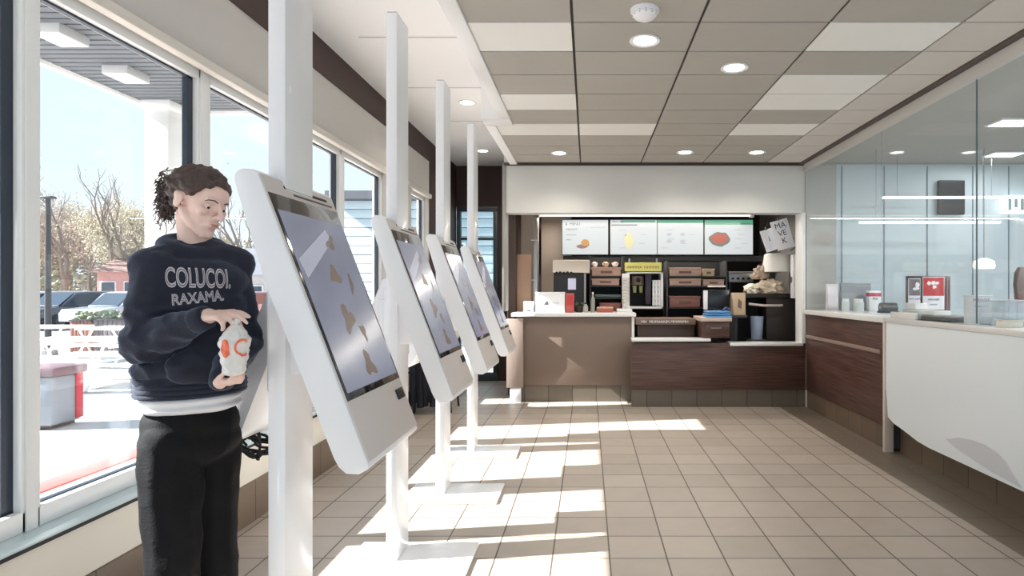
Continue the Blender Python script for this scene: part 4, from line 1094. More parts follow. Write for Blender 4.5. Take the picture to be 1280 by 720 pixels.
# planter boxes
def planter(px, py, w_, h_, lab, mm):
    X, Y = gp(px, py)
    t = thing('planter', lab, 'planter', (X, Y, GZ), 'planters at the terrace edge')
    m_ = MB()
    n_ = 6
    for k in range(n_): m_.box(X - w_ / 2 + w_ * k / n_ + .006, X - w_ / 2 + w_ * (k + 1) / n_ - .006, Y - .22, Y - .2, GZ + .02, GZ + h_, .003)
    m_.box(X - w_ / 2, X + w_ / 2, Y - .2, Y + .2, GZ, GZ + h_ - .02, .005)
    obj('box', m_, mm, t); obj('rim', MB().box(X - w_ / 2 - .02, X + w_ / 2 + .02, Y - .24, Y + .22, GZ + h_, GZ + h_ + .03, .004), dark_grey, t)
    m_ = MB(); rr = random.Random(px)
    for k in range(60):
        q = (X + rr.uniform(-.46, .46) * w_, Y + rr.uniform(-.17, .17), GZ + h_ + rr.uniform(.0, .22)); m_.sph(q, (.06, .05, .035), 6, Matrix.Rotation(rr.uniform(0, 3), 3, 'X'))
    obj('plants', m_, mat('grey_green_plants', (130, 138, 116), .8, var=.2), t)
planter(110, 440, .5, .75, 'reddish brown slatted planter outside at the terrace edge', mat('red_brown_slats', (150, 104, 90), .7))
planter(144, 441, .66, .78, 'dark grey slatted planter outside beside the brown one', mat('grey_slats', (112, 104, 108), .7))

# cars
def car(loc, rz, colr, lab):
    t = thing('parked_car', lab, 'car', loc, 'cars in the car park')
    x, y, z = loc
    paint = mat('car_paint_%s' % colr[0], colr[1], .25, metal=.2, coat=.6)
    low = [(-2.1, .35), (-2.12, .62), (-2.0, .78), (-1.2, .86), (1.15, .9), (1.95, .88), (2.1, .7), (2.1, .38), (1.75, .3), (1.65, .3), (1.62, .5), (1.45, .64), (1.22, .64), (1.05, .5), (1.0, .26), (-.95, .26), (-1.02, .5), (-1.2, .64), (-1.42, .64), (-1.58, .5), (-1.62, .3)]
    obj('body', MB().prism([(x + a, z + b) for a, b in low], 'y', y - .85, y + .85, .05), paint, t)
    cabp = [(-1.15, .85), (-.5, 1.36), (-.2, 1.42), (.8, 1.42), (1.2, 1.32), (1.75, .88)]
    obj('roof', MB().prism([(x + a, z + b) for a, b in cabp], 'y', y - .7, y + .7, .06), paint, t)
    gm = mat('car_window_dark', (52, 62, 72), .1, coat=.8)
    wp = [(-.98, .9), (-.45, 1.31), (-.15, 1.35), (.75, 1.35), (1.1, 1.26), (1.5, .92)]
    for s in (-1, 1): obj('side_window', MB().prism([(x + a, z + b) for a, b in wp], 'y', y + s * .695, y + s * .712), gm, t)
    m_ = MB(); m_.quad((x - 1.16, y - .6, z + .9), (x - 1.16, y + .6, z + .9), (x - .52, y + .55, z + 1.37), (x - .52, y - .55, z + 1.37))
    bmesh.ops.solidify(m_.bm, geom=m_.bm.faces[:], thickness=.02)
    obj('windscreen', m_, gm, t)
    for a in (-1.31, 1.33):
        for s in (-1, 1):
            wv = obj('wheel', MB().cyl((x + a, y + s * .7, z + .31), (x + a, y + s * .86, z + .31), .31, seg=20), black_matte, t)
            obj('hub', MB().cyl((x + a, y + s * .85, z + .31), (x + a, y + s * .872, z + .31), .18, seg=12), steel, wv)
    obj('headlight', MB().box(x - 2.11, x - 2.02, y - .75, y - .5, z + .6, z + .72, .02), mat('head_lamp', (226, 230, 234), .2), t)
    obj('headlight', MB().box(x - 2.11, x - 2.02, y + .5, y + .75, z + .6, z + .72, .02), mat('head_lamp', (226, 230, 234), .2), t)
    t.rotation_euler[2] = rz
    return t
cols = [('white', (226, 230, 236)), ('silver', (168, 176, 188)), ('blue', (70, 92, 128)), ('black', (40, 44, 52)), ('red', (150, 56, 54)), ('slate', (104, 116, 130))]
base = {}
spots = [(28, 24, 0, 'white car at the left end of the nearest row in the car park'), (92, 24, 3, 'black car in the middle of the nearest row of the car park'), (162, 24, 1, 'silver car of the nearest row, close to the elbow of the person'),
         (50, 30, 1, 'silver car behind the lamp post in the second row of the car park'), (106, 30, 2, 'blue car in the second row of the car park'), (164, 30, 0, 'white car in the second row of the car park'),
         (34, 35.5, 5, 'slate grey car in the farthest row, left'), (84, 35.5, 0, 'white car in the farthest row of the car park'), (134, 35.5, 4, 'red car in the farthest row of the car park'), (184, 35.5, 3, 'black car in the farthest row, beside the white column'),
         (300, 26, 1, 'silver car seen between the person and the nearest kiosk'), (330, 40, 3, 'black car far off behind the nearest kiosk'), (440, 20, 0, 'white car seen through the fourth window')]
for px, Y, ci, lab in spots:
    X = (px - VX) * Y / FPX
    if ci not in base: base[ci] = car((X, Y, GZ - .012), 0, cols[ci], lab); base[ci].rotation_euler[2] = 1.45
    else: dup(base[ci], (X, Y, GZ - .012), lab, rz=1.45)

# lamp post
X = (60 - VX) * 14 / FPX
t = thing('lamp_post', 'tall dark lamp post standing in the car park', 'lamp post', (X, 14, GZ - .012))
obj('pole', MB().cyl((X, 14, GZ), (X, 14, 3.45), .07, .05), dark_grey, t)
obj('lamp_head', MB().box(X - .16, X + .14, 13.92, 14.08, 3.44, 3.5, .02), dark_grey, t)
obj('base_plate', MB().cyl((X, 14, GZ - .01), (X, 14, GZ + .1), .18), mat('concrete', (170, 168, 164), .9), t)

# trees: bare branches with autumn leaf haze
bark = mat('grey_brown_bark', (128, 116, 108), .9)
leaf = mat('tan_green_leaves', (176, 170, 146), .8, var=.2, scale=2)
leaf2 = mat('pinkish_tan_leaves', (188, 166, 154), .8, var=.2, scale=2)
def tree_mesh(seed, h, spread, nleaf):
    rr = random.Random(seed); m_ = MB(); tips = []
    def grow(p, d, l, r, lev):
        q = p + d * l
        mid = p + d * l * .5 + Vector((rr.uniform(-.06, .06), rr.uniform(-.06, .06), 0)) * l
        m_.tube([p, mid, q], [r, r * .8, r * .6], 5 if lev < 2 else 3)
        if lev >= 2: tips.append(q)
        if lev == 4: return
        for k in range(3 if lev < 3 else 3):
            a = rr.uniform(0, 6.28); s_ = rr.uniform(.35, .8)
            nd = (d + Vector((math.cos(a) * s_ * spread, math.sin(a) * s_ * spread, rr.uniform(-.05, .3)))).normalized()
            grow(q if k else mid, nd, l * rr.uniform(.6, .78), r * .55, lev + 1)
    grow(Vector((0, 0, 0)), Vector((0, 0, 1)), h * .34, h * .022, 0)
    t_ = bmesh.new()
    for k in range(nleaf):
        p = rr.choice(tips) + Vector((rr.gauss(0, .05), rr.gauss(0, .05), rr.gauss(0, .05))) * h
        u = Vector((rr.gauss(0, 1), rr.gauss(0, 1), rr.gauss(0, 1))).normalized(); v = u.orthogonal().normalized(); s_ = rr.uniform(.004, .009) * h
        t_.faces.new([t_.verts.new(p + u * s_), t_.verts.new(p + v * s_), t_.verts.new(p - u * s_ - v * s_ * .4)])
    return m_, t_
def tree(loc, seed, h, spread, nleaf, lm, lab, grp='trees beyond the car park'):
    mb_, tb = tree_mesh(seed, h, spread, nleaf)
    t = thing('tree', lab, 'tree', loc, grp)
    Mv = Matrix.Translation(Vector(loc))
    bmesh.ops.transform(mb_.bm, matrix=Mv, verts=mb_.bm.verts); bmesh.ops.transform(tb, matrix=Mv, verts=tb.verts)
    obj('trunk', mb_, bark, t)
    if nleaf:
        me = bpy.data.meshes.new('foliage'); tb.to_mesh(me); obj('foliage', None, lm, t, me=me)
    tb.free(); return t
TA = tree((-40, 46, GZ), 11, 9.0, 1.0, 6500, leaf, 'tan green leafy tree at the left edge of the first window view')
TB = tree((-36, 48, GZ), 12, 8.4, .9, 5500, leaf2, 'pinkish tan tree behind the lamp post')
TC_ = tree((-25, 44, GZ), 13, 10.5, .75, 120, leaf, 'tall bare tree seen between the person and the kiosk')
k = 0
near = ['left of the lamp post', 'just right of the lamp post', 'in the middle of the first window', 'left of the white column', 'directly behind the white column', 'right of the white column', 'beside the head of the person', 'far left of the first window']
for px, Y, src, s_ in ((88, 50, TA, .95), (112, 44, TB, .9), (132, 47, TA, 1.0), (150, 52, TB, 1.05), (170, 43, TA, .92), (188, 49, TB, .95), (205, 46, TA, .9), (40, 43, TB, .95)):
    X = (px - VX) * Y / FPX
    o = dup(src, (X, Y, GZ), ('tan green' if src is TA else 'pinkish tan') + ' tree beyond the car park, ' + near[k], rz=k * 1.3); o.scale = (s_,) * 3; k += 1
for px, Y, s_, lab in ((84, 40, .95, 'bare tree rising beside the lamp post'), (140, 41, .95, 'bare tree above the leafy ones in the middle of the first window'), (300, 46, .85, 'bare tree just left of the nearest kiosk head'), (320, 52, .8, 'bare tree behind the nearest kiosk head'), (450, 34, .62, 'bare tree seen through the fourth window'), (400, 44, .8, 'bare tree seen through the third window'), (24, 45, .9, 'bare tree at the far left edge')):
    X = (px - VX) * Y / FPX
    o = dup(TC_, (X, Y, GZ), lab, rz=k * .9); o.scale = (s_,) * 3; k += 1
# low hedge behind the cars
m = MB(); rr = random.Random(8)
t_ = bmesh.new()
for k in range(11000):
    X = rr.uniform(-54, -18); Y = 45 + rr.uniform(-1, 1); z = GZ + rr.uniform(0, 1) ** 1.2 * (4.7 + .5 * math.sin(X * .9) + .3 * math.sin(X * 2.3))
    u = Vector((rr.gauss(0, 1), rr.gauss(0, 1), rr.gauss(0, 1))).normalized(); v = u.orthogonal().normalized(); s_ = rr.uniform(.12, .28); p = Vector((X, Y, z))
    t_.faces.new([t_.verts.new(p + u * s_), t_.verts.new(p + v * s_), t_.verts.new(p - u * s_ - v * s_ * .4)])
me = bpy.data.meshes.new('hedge'); t_.to_mesh(me); t_.free()
tag(obj('hedge', None, mat('hedge_tan', (172, 166, 146), .8, var=.2, scale=.6), me=me), 'long tan green hedge behind the parked cars', 'hedge', kind='stuff')
# pink brick building, gabled house, pale blue building
def house(x0, x1, y0, y1, h, hr, wallm, roofm, lab, nwin, name='house', gable='x'):
    t = thing(name, lab, 'building', ((x0 + x1) / 2, (y0 + y1) / 2, GZ))
    obj('wall', MB().box(x0, x1, y0, y1, GZ - .01, GZ + h), wallm, t)
    ym = (y0 + y1) / 2; xm = (x0 + x1) / 2
    if gable == 'x': obj('roof', MB().prism([(y0 - .3, GZ + h), (ym, GZ + h + hr), (y1 + .3, GZ + h)], 'x', x0 - .3, x1 + .3), roofm, t)
    else: obj('roof', MB().prism([(x0 - .3, GZ + h), (xm, GZ + h + hr), (x1 + .3, GZ + h)], 'y', y0 - .3, y1 + .3), roofm, t)
    for k in range(nwin):
        xc = x0 + (x1 - x0) * (k + .5) / nwin
        f_ = obj('window', MB().box(xc - .5, xc + .5, y0 - .06, y0 + .02, GZ + h * .4, GZ + h * .78, .02), frame_white, t)
        obj('pane', MB().box(xc - .43, xc + .43, y0 - .07, y0 - .05, GZ + h * .4 + .07, GZ + h * .78 - .07), mat('car_window_dark', (52, 62, 72), .1), f_)
    return t
pinkb = mat('pink_brick', (206, 150, 140), .8, var=.15, scale=5)
house(-31.5, -28.5, 39, 43, 2.6, 1.0, pinkb, mat('brown_roof', (120, 92, 84), .8), 'small pink brick building behind the car park', 2)
house(-12.2, -8.6, 24, 30, 1.9, 1.6, mat('red_brick', (172, 110, 94), .8, var=.2, scale=6), mat('slate_roof', (96, 98, 106), .8), 'red brick house with grey roof seen through the fourth window', 2, gable='y')
house(-19.5, -15.5, 30, 35, 2.2, 1.5, mat('pale_render', (200, 198, 194), .8), mat('slate_roof', (96, 98, 106), .8), 'pale rendered house with grey roof seen through the third window', 2)
sid = MB()
for k in range(16): sid.box(-6.5, 1.0, 16 - .012, 16.3, GZ + k * .24 + .01, GZ + k * .24 + .235, .01)
t = thing('building', 'pale blue clapboard building seen through the far glass door', 'building', (-2.5, 16, GZ))
obj('wall', sid, mat('pale_blue_siding', (176, 192, 200), .7), t)
f_ = obj('window', MB().box(-3.9, -3.2, 15.93, 16.0, 1.7, 2.6, .02), frame_white, t); obj('pane', MB().box(-3.83, -3.27, 15.92, 15.94, 1.77, 2.53), mat('car_window_dark', (52, 62, 72), .1), f_)
obj('roof', MB().box(-6.8, 1.3, 15.7, 20, GZ + 3.85, GZ + 4.05), mat('slate_roof', (96, 98, 106), .8), t)
obj('body', MB().box(-6.5, 1.0, 16.3, 19.8, GZ, GZ + 3.85), mat('pale_blue_siding', (176, 192, 200), .7), t)

# ------------------------------------------------------------------ person
def spheres_mesh(parts, voxel, smooth, name):
    """union of balls, ellipsoids and tapered limbs grown into one surface"""
    big = bmesh.new()
    def ball(c, r, M=None, sub=3):
        t_ = bmesh.new(); bmesh.ops.create_icosphere(t_, subdivisions=sub, radius=1)
        if not hasattr(r, '__len__'): r = (r, r, r)
        A = Matrix.Translation(Vector(c)) @ (M.to_4x4() if M is not None else Matrix.Identity(4)) @ Matrix.Diagonal((r[0], r[1], r[2], 1))
        bmesh.ops.transform(t_, matrix=A, verts=t_.verts)
        me_ = bpy.data.meshes.new('t'); t_.to_mesh(me_); t_.free(); big.from_mesh(me_); bpy.data.meshes.remove(me_)
    for p in parts:
        if p[0] == 'b': ball(p[1], p[2], p[3] if len(p) > 3 else None)
        else:                                    # 'l': chain of (point, radius)
            ch = p[1]
            for (a, ra), (b, rb) in zip(ch[:-1], ch[1:]):
                a, b = Vector(a), Vector(b); L = (b - a).length
                n_ = max(2, int(L / (min(ra, rb) * .28)) + 1)
                for i in range(n_ + 1):
                    f = i / n_; ball(a.lerp(b, f), ra + (rb - ra) * f, sub=2)
    me_ = bpy.data.meshes.new(name); big.to_mesh(me_); big.free()
    o = bpy.data.objects.new('tmp', me_); COL.objects.link(o)
    md = o.modifiers.new('r', 'REMESH'); md.mode = 'VOXEL'; md.voxel_size = voxel
    sm = o.modifiers.new('s', 'SMOOTH'); sm.factor = .5; sm.iterations = smooth
    bpy.context.view_layer.update()
    dg = bpy.context.evaluated_depsgraph_get()
    out = bpy.data.meshes.new_from_object(o.evaluated_get(dg)); out.name = name
    bpy.data.objects.remove(o); bpy.data.meshes.remove(me_)
    return out
def wrinkle(me, amp, fn):
    vn = [v.normal.copy() for v in me.vertices]
    for v, n_ in zip(me.vertices, vn): v.co += n_ * fn(v.co) * amp
    me.update()

PY = 1.92
FA = math.radians(46)                                 # body turned to its left, towards the kiosk
Wd = Vector((math.cos(FA), math.sin(FA), 0)); Fd = Vector((math.sin(FA), -math.cos(FA), 0))
RB = Matrix((Wd, -Fd, Vector((0, 0, 1)))).transposed()   # body axes: x across, y backwards, z up
def Q(px, py, Y=PY): return P(px, py, Y)
root = thing('person', 'person in navy hoodie and black trousers standing at the nearest kiosk holding a small bag', 'person', (P(240, 0, PY).x, PY, 0))
skin = mat('skin', (230, 196, 182), .5, var=.05, scale=20)
hoodie_m = mat('navy_hoodie_cloth', (30, 33, 48), .85, bump=.25, scale=220, var=.15)
hb_ = hoodie_m.node_tree.nodes['Principled BSDF']; hb_.inputs['Sheen Weight'].default_value = .35; hb_.inputs['Sheen Tint'].default_value = (.55, .65, .9, 1); hb_.inputs['Sheen Roughness'].default_value = .4  # blue window light on the folds put into the sheen tint
pants_m = mat('black_trouser_cloth', (15, 15, 17), .8, spec=.25, bump=.2, scale=180)
hair_m = mat('dark_brown_hair', (74, 58, 52), .55, var=.4, scale=60)

# head frame
HC = Q(250, 254, PY - .01)
hr = Matrix.Rotation(math.radians(74), 3, 'Z') @ Matrix.Rotation(math.radians(17), 3, 'X') @ Matrix.Rotation(math.radians(4), 3, 'Y')
def H(x, y, z): return HC + hr @ Vector((x, y, z))
S = .90
def h_(x, y, z): return H(x * S, y * S, z * S)
def hb(c, r, M=None): return ('b', h_(*c), tuple(v * S for v in (r if hasattr(r, '__len__') else (r, r, r))), hr if M is None else hr @ M)
head = [hb((0, .018, .036), (.072, .092, .076)), hb((0, -.026, .012), (.061, .062, .072)), hb((0, -.034, -.045), (.048, .046, .048)), hb((0, -.066, -.096), (.018, .018, .015)),
        ('l', [(h_(.050, .004, -.036), .017 * S), (h_(.034, -.036, -.076), .018 * S), (h_(.012, -.064, -.096), .016 * S)]),
        ('l', [(h_(-.050, .004, -.036), .017 * S), (h_(-.034, -.036, -.076), .018 * S), (h_(-.012, -.064, -.096), .016 * S)]),
        hb((.034, -.058, -.014), (.022, .022, .020)), hb((-.034, -.058, -.014), (.022, .022, .020)),
        hb((0, -.066, -.050), (.030, .022, .034)), hb((0, -.05, -.075), (.036, .03, .03)),
        hb((0, -.074, .028), (.046, .014, .014)), hb((0, -.055, .045), (.05, .032, .032)),
        ('l', [(h_(0, -.086, .012), .0075 * S), (h_(0, -.100, -.012), .009 * S), (h_(0, -.108, -.026), .0125 * S)]),
        hb((.011, -.096, -.03), .0085), hb((-.011, -.096, -.03), .0085),
        hb((0, -.082, -.058), (.024, .014, .012)),
        hb((.073, .012, -.004), (.008, .018, .03), Matrix.Rotation(.25, 3, 'X')), hb((-.073, .012, -.004), (.008, .018, .03), Matrix.Rotation(.25, 3, 'X')),
        hb((.077, .018, .012), (.008, .014, .014)), hb((-.077, .018, .012), (.008, .014, .014))]
neckb = Q(243, 312, PY + .02)
body = head + [('l', [(neckb - Vector((0, 0, .06)), .046), (neckb + Vector((0, 0, .01)), .047), (h_(0, .020, -.055), .044)])]
shR, shL = Q(188, 334, PY - .09), Q(296, 330, PY + .10)
elR, wrR = Q(181, 428, PY - .13), Q(261, 395, 1.73)
elL, wrL = Q(304, 428, PY + .08), Q(276, 477, 1.77)
torso = [('l', [(Q(243, 345), .07), (Q(241, 400), .085), (Q(240, 480), .09), (Q(240, 540), .1)])]
hipR, hipL = Q(214, 555, PY - .06), Q(264, 555, PY + .06)
knR, knL = Q(215, 715, PY - .09), Q(267, 712, PY + .07)
anR, anL = Vector((knR.x + .01, knR.y + .05, .09)), Vector((knL.x + .0, knL.y + .06, .09))
body += torso
body += [('l', [(shR, .038), (elR, .034), (wrR, .023)]), ('l', [(shL, .036), (elL, .032), (wrL, .023)]),
         ('l', [(neckb - Vector((0, 0, .05)), .045), (shR, .045)]), ('l', [(neckb - Vector((0, 0, .05)), .045), (shL, .045)]),
         ('l', [(hipR, .078), (knR, .052), (anR, .036)]), ('l', [(hipL, .078), (knL, .052), (anL, .036)])]
for an in (anR, anL):
    f0 = an + Vector((0, 0, -.05)); body.append(('l', [(f0 + Vector((0, .03, 0)), .034), (f0 + Fd * .14 + Vector((0, 0, -.012)), .024)]))
# hands
def hand(wr, d, side, down, curl, spread, thumb_dir, size=1.0):
    """d: pointing direction, side: from first to little finger, down: palm normal"""
    d, side, down = d.normalized(), side.normalized(), down.normalized()
    out = []
    pc = wr + d * .05 * size
    kn = []
    for i in range(4):
        k = wr + d * (.088 - .004 * abs(i - 1)) * size + side * (-.030 + .020 * i) * size
        kn.append(k)
        out.append(('l', [(wr + side * (-.014 + .0095 * i) * size, .015 * size), (k, .0115 * size)]))
    out.append(('b', pc, (.03 * size,) * 3 if False else .019 * size))
    lens = (.072, .080, .074, .058)
    for i in range(4):
        a = 0; p = kn[i]; ch = [(p, .0098 * size)]
        for j, fr in enumerate((.45, .31, .24)):
            a += curl[i][j]
            dr = (d + side * spread * (i - 1.5)).normalized() * math.cos(a) + down * math.sin(a)
            p = p + dr * lens[i] * fr * size; ch.append((p, (.0088, .0080, .0068)[j] * size))
        out.append(('l', ch))
    tb = wr + d * .022 * size - side * .024 * size
    t1 = tb + (d * .55 - side * .5 + down * .35).normalized() * .036 * size
    t2 = t1 + (d * .8 + down * thumb_dir).normalized() * .032 * size
    t3 = t2 + (d * .6 + down * (thumb_dir + .3) + side * .15).normalized() * .024 * size
    out.append(('l', [(tb, .015 * size), (t1, .0115 * size), (t2, .0095 * size), (t3, .0075 * size)]))
    return out
dR = Vector((1, -.42, .08))
rh = hand(wrR, dR, Vector((-.3, -.85, -.25)), Vector((0.12, .35, -1)), [(.15, .25, .2), (.25, .35, .3), (.55, .8, .6), (.85, .95, .6)], 0.0, .9, .84)
dL = Vector((.8, -.35, .05))
lh = hand(wrL, dL, Vector((.25, .75, -.1)), Vector((0, .1, 1)), [(.7, .8, .5), (.75, .85, .5), (.8, .9, .5), (.8, .9, .5)], 0.0, .5, .70)
body += rh + lh
me = spheres_mesh(body, .0036, 6, 'body')
# eye sockets, lip line
inv = hr.inverted()
for v in me.vertices:
    q = inv @ (v.co - HC) / S
    if q.y < -.03 and abs(q.x) < .06 and q.z > -.09:
        for sx in (-1, 1):
            dd = ((q.x - sx * .030) / .017) ** 2 + ((q.z - .004) / .011) ** 2
            v.co += hr @ Vector((0, .011 * math.exp(-dd), 0)) * S
        dd = (q.x / .022) ** 2 + ((q.z + .058) / .0028) ** 2
        v.co += hr @ Vector((0, .004 * math.exp(-dd), 0)) * S
me.update()
body_o = obj('body', None, skin, root, ang=80, me=me)
# eyes (looking down), brows, lips
for sx in (-1, 1):
    eo = obj('eye', MB().sph(h_(sx * .030, -.066, .003), (.0115 * S,) * 3, 16), mat('eye_white', (226, 220, 216), .2), root)
    obj('iris', MB().sph(h_(sx * .031, -.0755, -.002), (.005 * S, .0035 * S, .005 * S), 12, hr), mat('iris_dark', (50, 38, 32), .2), eo)
    obj('eyelid', MB().sph(h_(sx * .030, -.0662, .0062), (.0129 * S, .0128 * S, .0098 * S), 16, hr), skin, eo)
    obj('eyebrow', MB().tube([h_(sx * .013, -.0895, .020), h_(sx * .026, -.088, .026), h_(sx * .040, -.078, .024), h_(sx * .047, -.070, .018)], [.0014, .0020, .0018, .001], 6), hair_m, root)
lm = mat('lips', (204, 148, 134), .5)
obj('lips', MB().sph(h_(0, -.0905, -.0545), (.018 * S, .005 * S, .003 * S), 16, hr).sph(h_(0, -.0905, -.0620), (.015 * S, .0055 * S, .0036 * S), 16, hr), lm, root)

# hair
rr = random.Random(4); hp = []
hp.append(hb((0, .032, .046), (.078, .094, .079))); hp.append(hb((0, .085, .02), (.055, .05, .055)))
for i in range(420):
    u = rr.uniform(-1, 1); ph = rr.uniform(0, 6.283)
    sx, sy, sz = math.sqrt(1 - u * u) * math.cos(ph), math.sqrt(1 - u * u) * math.sin(ph), u
    x, y, z = .076 * sx, .020 + .096 * sy, .038 + .082 * sz
    if y < -.05: zl_ = .080 - .35 * abs(x)
    elif y < .0: zl_ = .060 - .4 * abs(x) + (y + .05) * -.25
    elif y < .035: zl_ = .030
    else: zl_ = -.05
    if z > zl_: hp.append(hb((x, y, z), rr.uniform(.010, .016)))
for i in range(26): hp.append(('b', Q(212 + rr.gauss(0, 4), 253 + rr.gauss(0, 9), PY + .03 + rr.gauss(0, .018)), rr.uniform(.010, .018)))
hm_ = spheres_mesh(hp, .005, 2, 'hair')
wrinkle(hm_, .006, lambda c: noise.noise(c * 60) + .6 * noise.noise(c * 130))
hair = obj('hair', None, hair_m, root, ang=80, me=hm_)
# loose curly ponytail and strands
m = MB()
pb = h_(-.02, .105, .03)
for i in range(230):
    st = h_(rr.uniform(-.05, .03), .09 + rr.uniform(-.01, .02), rr.uniform(-.03, .07))
    en = Q(207 + rr.gauss(0, 6.5), 256 + rr.gauss(0, 15), PY + .03 + rr.gauss(0, .03))
    pts = []; ph = rr.uniform(0, 6.28); cr_ = rr.uniform(.004, .010); nn = 20
    for k in range(nn):
        f = k / (nn - 1); p = st.lerp(en, f) + Vector((-.02 * math.sin(3.1 * f), 0, .02 * math.sin(3.1 * f)))
        a = ph + f * 19
        p += Vector((math.cos(a) * cr_, math.sin(a) * cr_, math.sin(a * 1.1) * cr_)) * (f ** .5); pts.append(p)
    m.tube(pts, [.0024 * (1 - .55 * k / nn) for k in range(nn)], 4)
for i in range(60):
    u = rr.uniform(.1, 1); ph = rr.uniform(0, 6.283)
    x, y, z = .076 * math.sqrt(1 - u * u) * math.cos(ph), .02 + .096 * math.sqrt(1 - u * u) * math.sin(ph), .038 + .082 * u
    if y < -.035 and z < .075: continue
    pts = []
    for k in range(10):
        f = k / 9; a = ph + f * 8
        pts.append(h_(x * (1 + .02 * math.sin(a)) + .004 * math.cos(a * 1.3), y + f * .03 + .004 * math.sin(a), z - f * .012 + .006 * math.sin(a * .9)))
    m.tube(pts, .0022, 4)
obj('curls', m, hair_m, hair, ang=80)

# hoodie
def eb(px, py, Y, rx, ry, rz_): return ('b', P(px, py, Y), (rx, ry, rz_), RB)
hd = [eb(242, 352, PY, .158, .112, .085), eb(242, 385, PY, .158, .118, .1), eb(241, 425, PY, .152, .118, .1), eb(240, 455, PY, .150, .120, .075), eb(240, 474, PY, .148, .120, .045),
      ('l', [(shR + Vector((.02, 0, -.012)), .066), (elR, .058), (elR.lerp(wrR, .5), .045), (elR.lerp(wrR, .9), .034)]),
      ('l', [(shL + Vector((-.02, 0, -.012)), .062), (elL, .050), (elL.lerp(wrL, .5), .048), (elL.lerp(wrL, .93), .036)]),
      ('l', [(neckb + Vector((-.01, .01, -.022)), .068), (shR, .060)]), ('l', [(neckb + Vector((.01, .01, -.022)), .068), (shL, .058)])]
# hood: roll of cloth round the neck, heavier behind
for k in range(28):
    a = k / 28 * 2 * math.pi
    ctr = neckb + Vector((0, 0, .006)) + RB @ Vector((.074 * math.cos(a), .066 * math.sin(a) + .010, .014 * math.sin(a) - .012 * max(0, -math.sin(a)) ** 2))
    hd.append(('b', ctr, .027 + .012 * max(0, math.sin(a))))
hd.append(('b', neckb + RB @ Vector((0, .085, -.03)), (.10, .055, .075), RB))
hd.append(('b', neckb + Vector((0, 0, -.066)) + Fd * .015, (.115, .085, .050), RB))
hd.append(('b', Q(247, 452, PY) + Fd * .105, (.10, .03, .058), RB))
mh = spheres_mesh(hd, .006, 5, 'hoodie')
def fold(c):
    dR = min(1, max(0, (.22 - (c - elR).length) / .12)); dL = min(1, max(0, (.2 - (c - elL).length) / .12))
    low = min(1, max(0, (1.22 - c.z) / .12))
    n1 = noise.noise(Vector((c.x * 9, c.y * 9, c.z * 26))) ; n2 = noise.noise(Vector((c.x * 22 + 3, c.y * 16, c.z * 40)))
    rdg = 1 - abs(noise.noise(Vector((c.x * 12 + c.z * 14, c.y * 10, c.z * 16 - c.x * 9)))) * 2
    return .5 * n1 * (.3 + low) + (max(dR, dL)) * (n2 * .6 + rdg * .9) + .35 * low * rdg
wrinkle(mh, .012, fold)
bv = BVHTree.FromPolygons([v.co.copy() for v in mh.vertices], [tuple(p.vertices) for p in mh.polygons])
hood = obj('hoodie', None, hoodie_m, root, ang=80, me=mh)
# ribbed hem and cuffs
ring = []
for k in range(48):
    a = k / 48 * 2 * math.pi; ring.append(P(240, 486, PY) + RB @ Vector((.146 * math.cos(a), .118 * math.sin(a), 0)))
m = MB()
for dz, r in ((.022, .010), (.008, .011), (-.006, .010)):
    m.tube([p + Vector((0, 0, dz)) for p in ring], r, 8, closed=True)
obj('ribbed_hem', m, hoodie_m, hood, ang=80)
for wr, el in ((wrR, elR), (wrL, elL)):
    d_ = (wr - el).normalized(); a0 = wr - d_ * .055
    obj('cuff', MB().tube([a0, a0 + d_ * .012, a0 + d_ * .045, a0 + d_ * .05], [.034, .037, .034, .029], 20), hoodie_m, hood, ang=80)
# lettering on the chest, laid onto the cloth
def letter(s, px, py, size, mode, tilt, mm, wdt, sx=1.0, sy=1.0):
    me_ = textmesh(s, size, (0, 0, 0), None, mode=mode, bevel=wdt)
    c = P(px, py, PY - .12)
    bm_ = bmesh.new(); bm_.from_mesh(me_)
    for _k in range(3):
        le = [e_ for e_ in bm_.edges if e_.calc_length() > size * .12]
        if le: bmesh.ops.subdivide_edges(bm_, edges=le, cuts=1)
    bmesh.ops.triangulate(bm_, faces=[f_ for f_ in bm_.faces if len(f_.verts) > 4]); bm_.to_mesh(me_); bm_.free()
    xs_ = [v.co.x for v in me_.vertices]; ys_ = [v.co.y for v in me_.vertices]
    sx, sy = sx / (max(xs_) - min(xs_)), sy / (max(ys_) - min(ys_))
    xm_, ym_ = (max(xs_) + min(xs_)) / 2, (max(ys_) + min(ys_)) / 2
    R2 = Matrix.Rotation(tilt, 3, 'Y')
    for v in me_.vertices:
        lx, ly, lz = (v.co.x - xm_) * sx, (v.co.y - ym_) * sy, v.co.z
        p = c + Wd * lx + Vector((0, 0, ly)) - Wd * 0
        p += Vector((0, 0, -lx * math.tan(tilt)))
        hit = bv.ray_cast(p + Fd * .4, -Fd)
        q = hit[0] if hit[0] and abs((hit[0] - c).dot(Fd)) < .13 else p
        v.co = q + Fd * (.0012 + lz)
    return obj('lettering', None, mm, hood, ang=60, me=me_)
ink = mat('white_letter_print', (208, 200, 206), .6)
letter('COLUCOI.', 257, 347, .072, 'line', .02, ink, .0022, sx=.172, sy=.062)
letter('RAXAMA.', 255, 372, .050, 'line', -.10, ink, .0016, sx=.135, sy=.034)

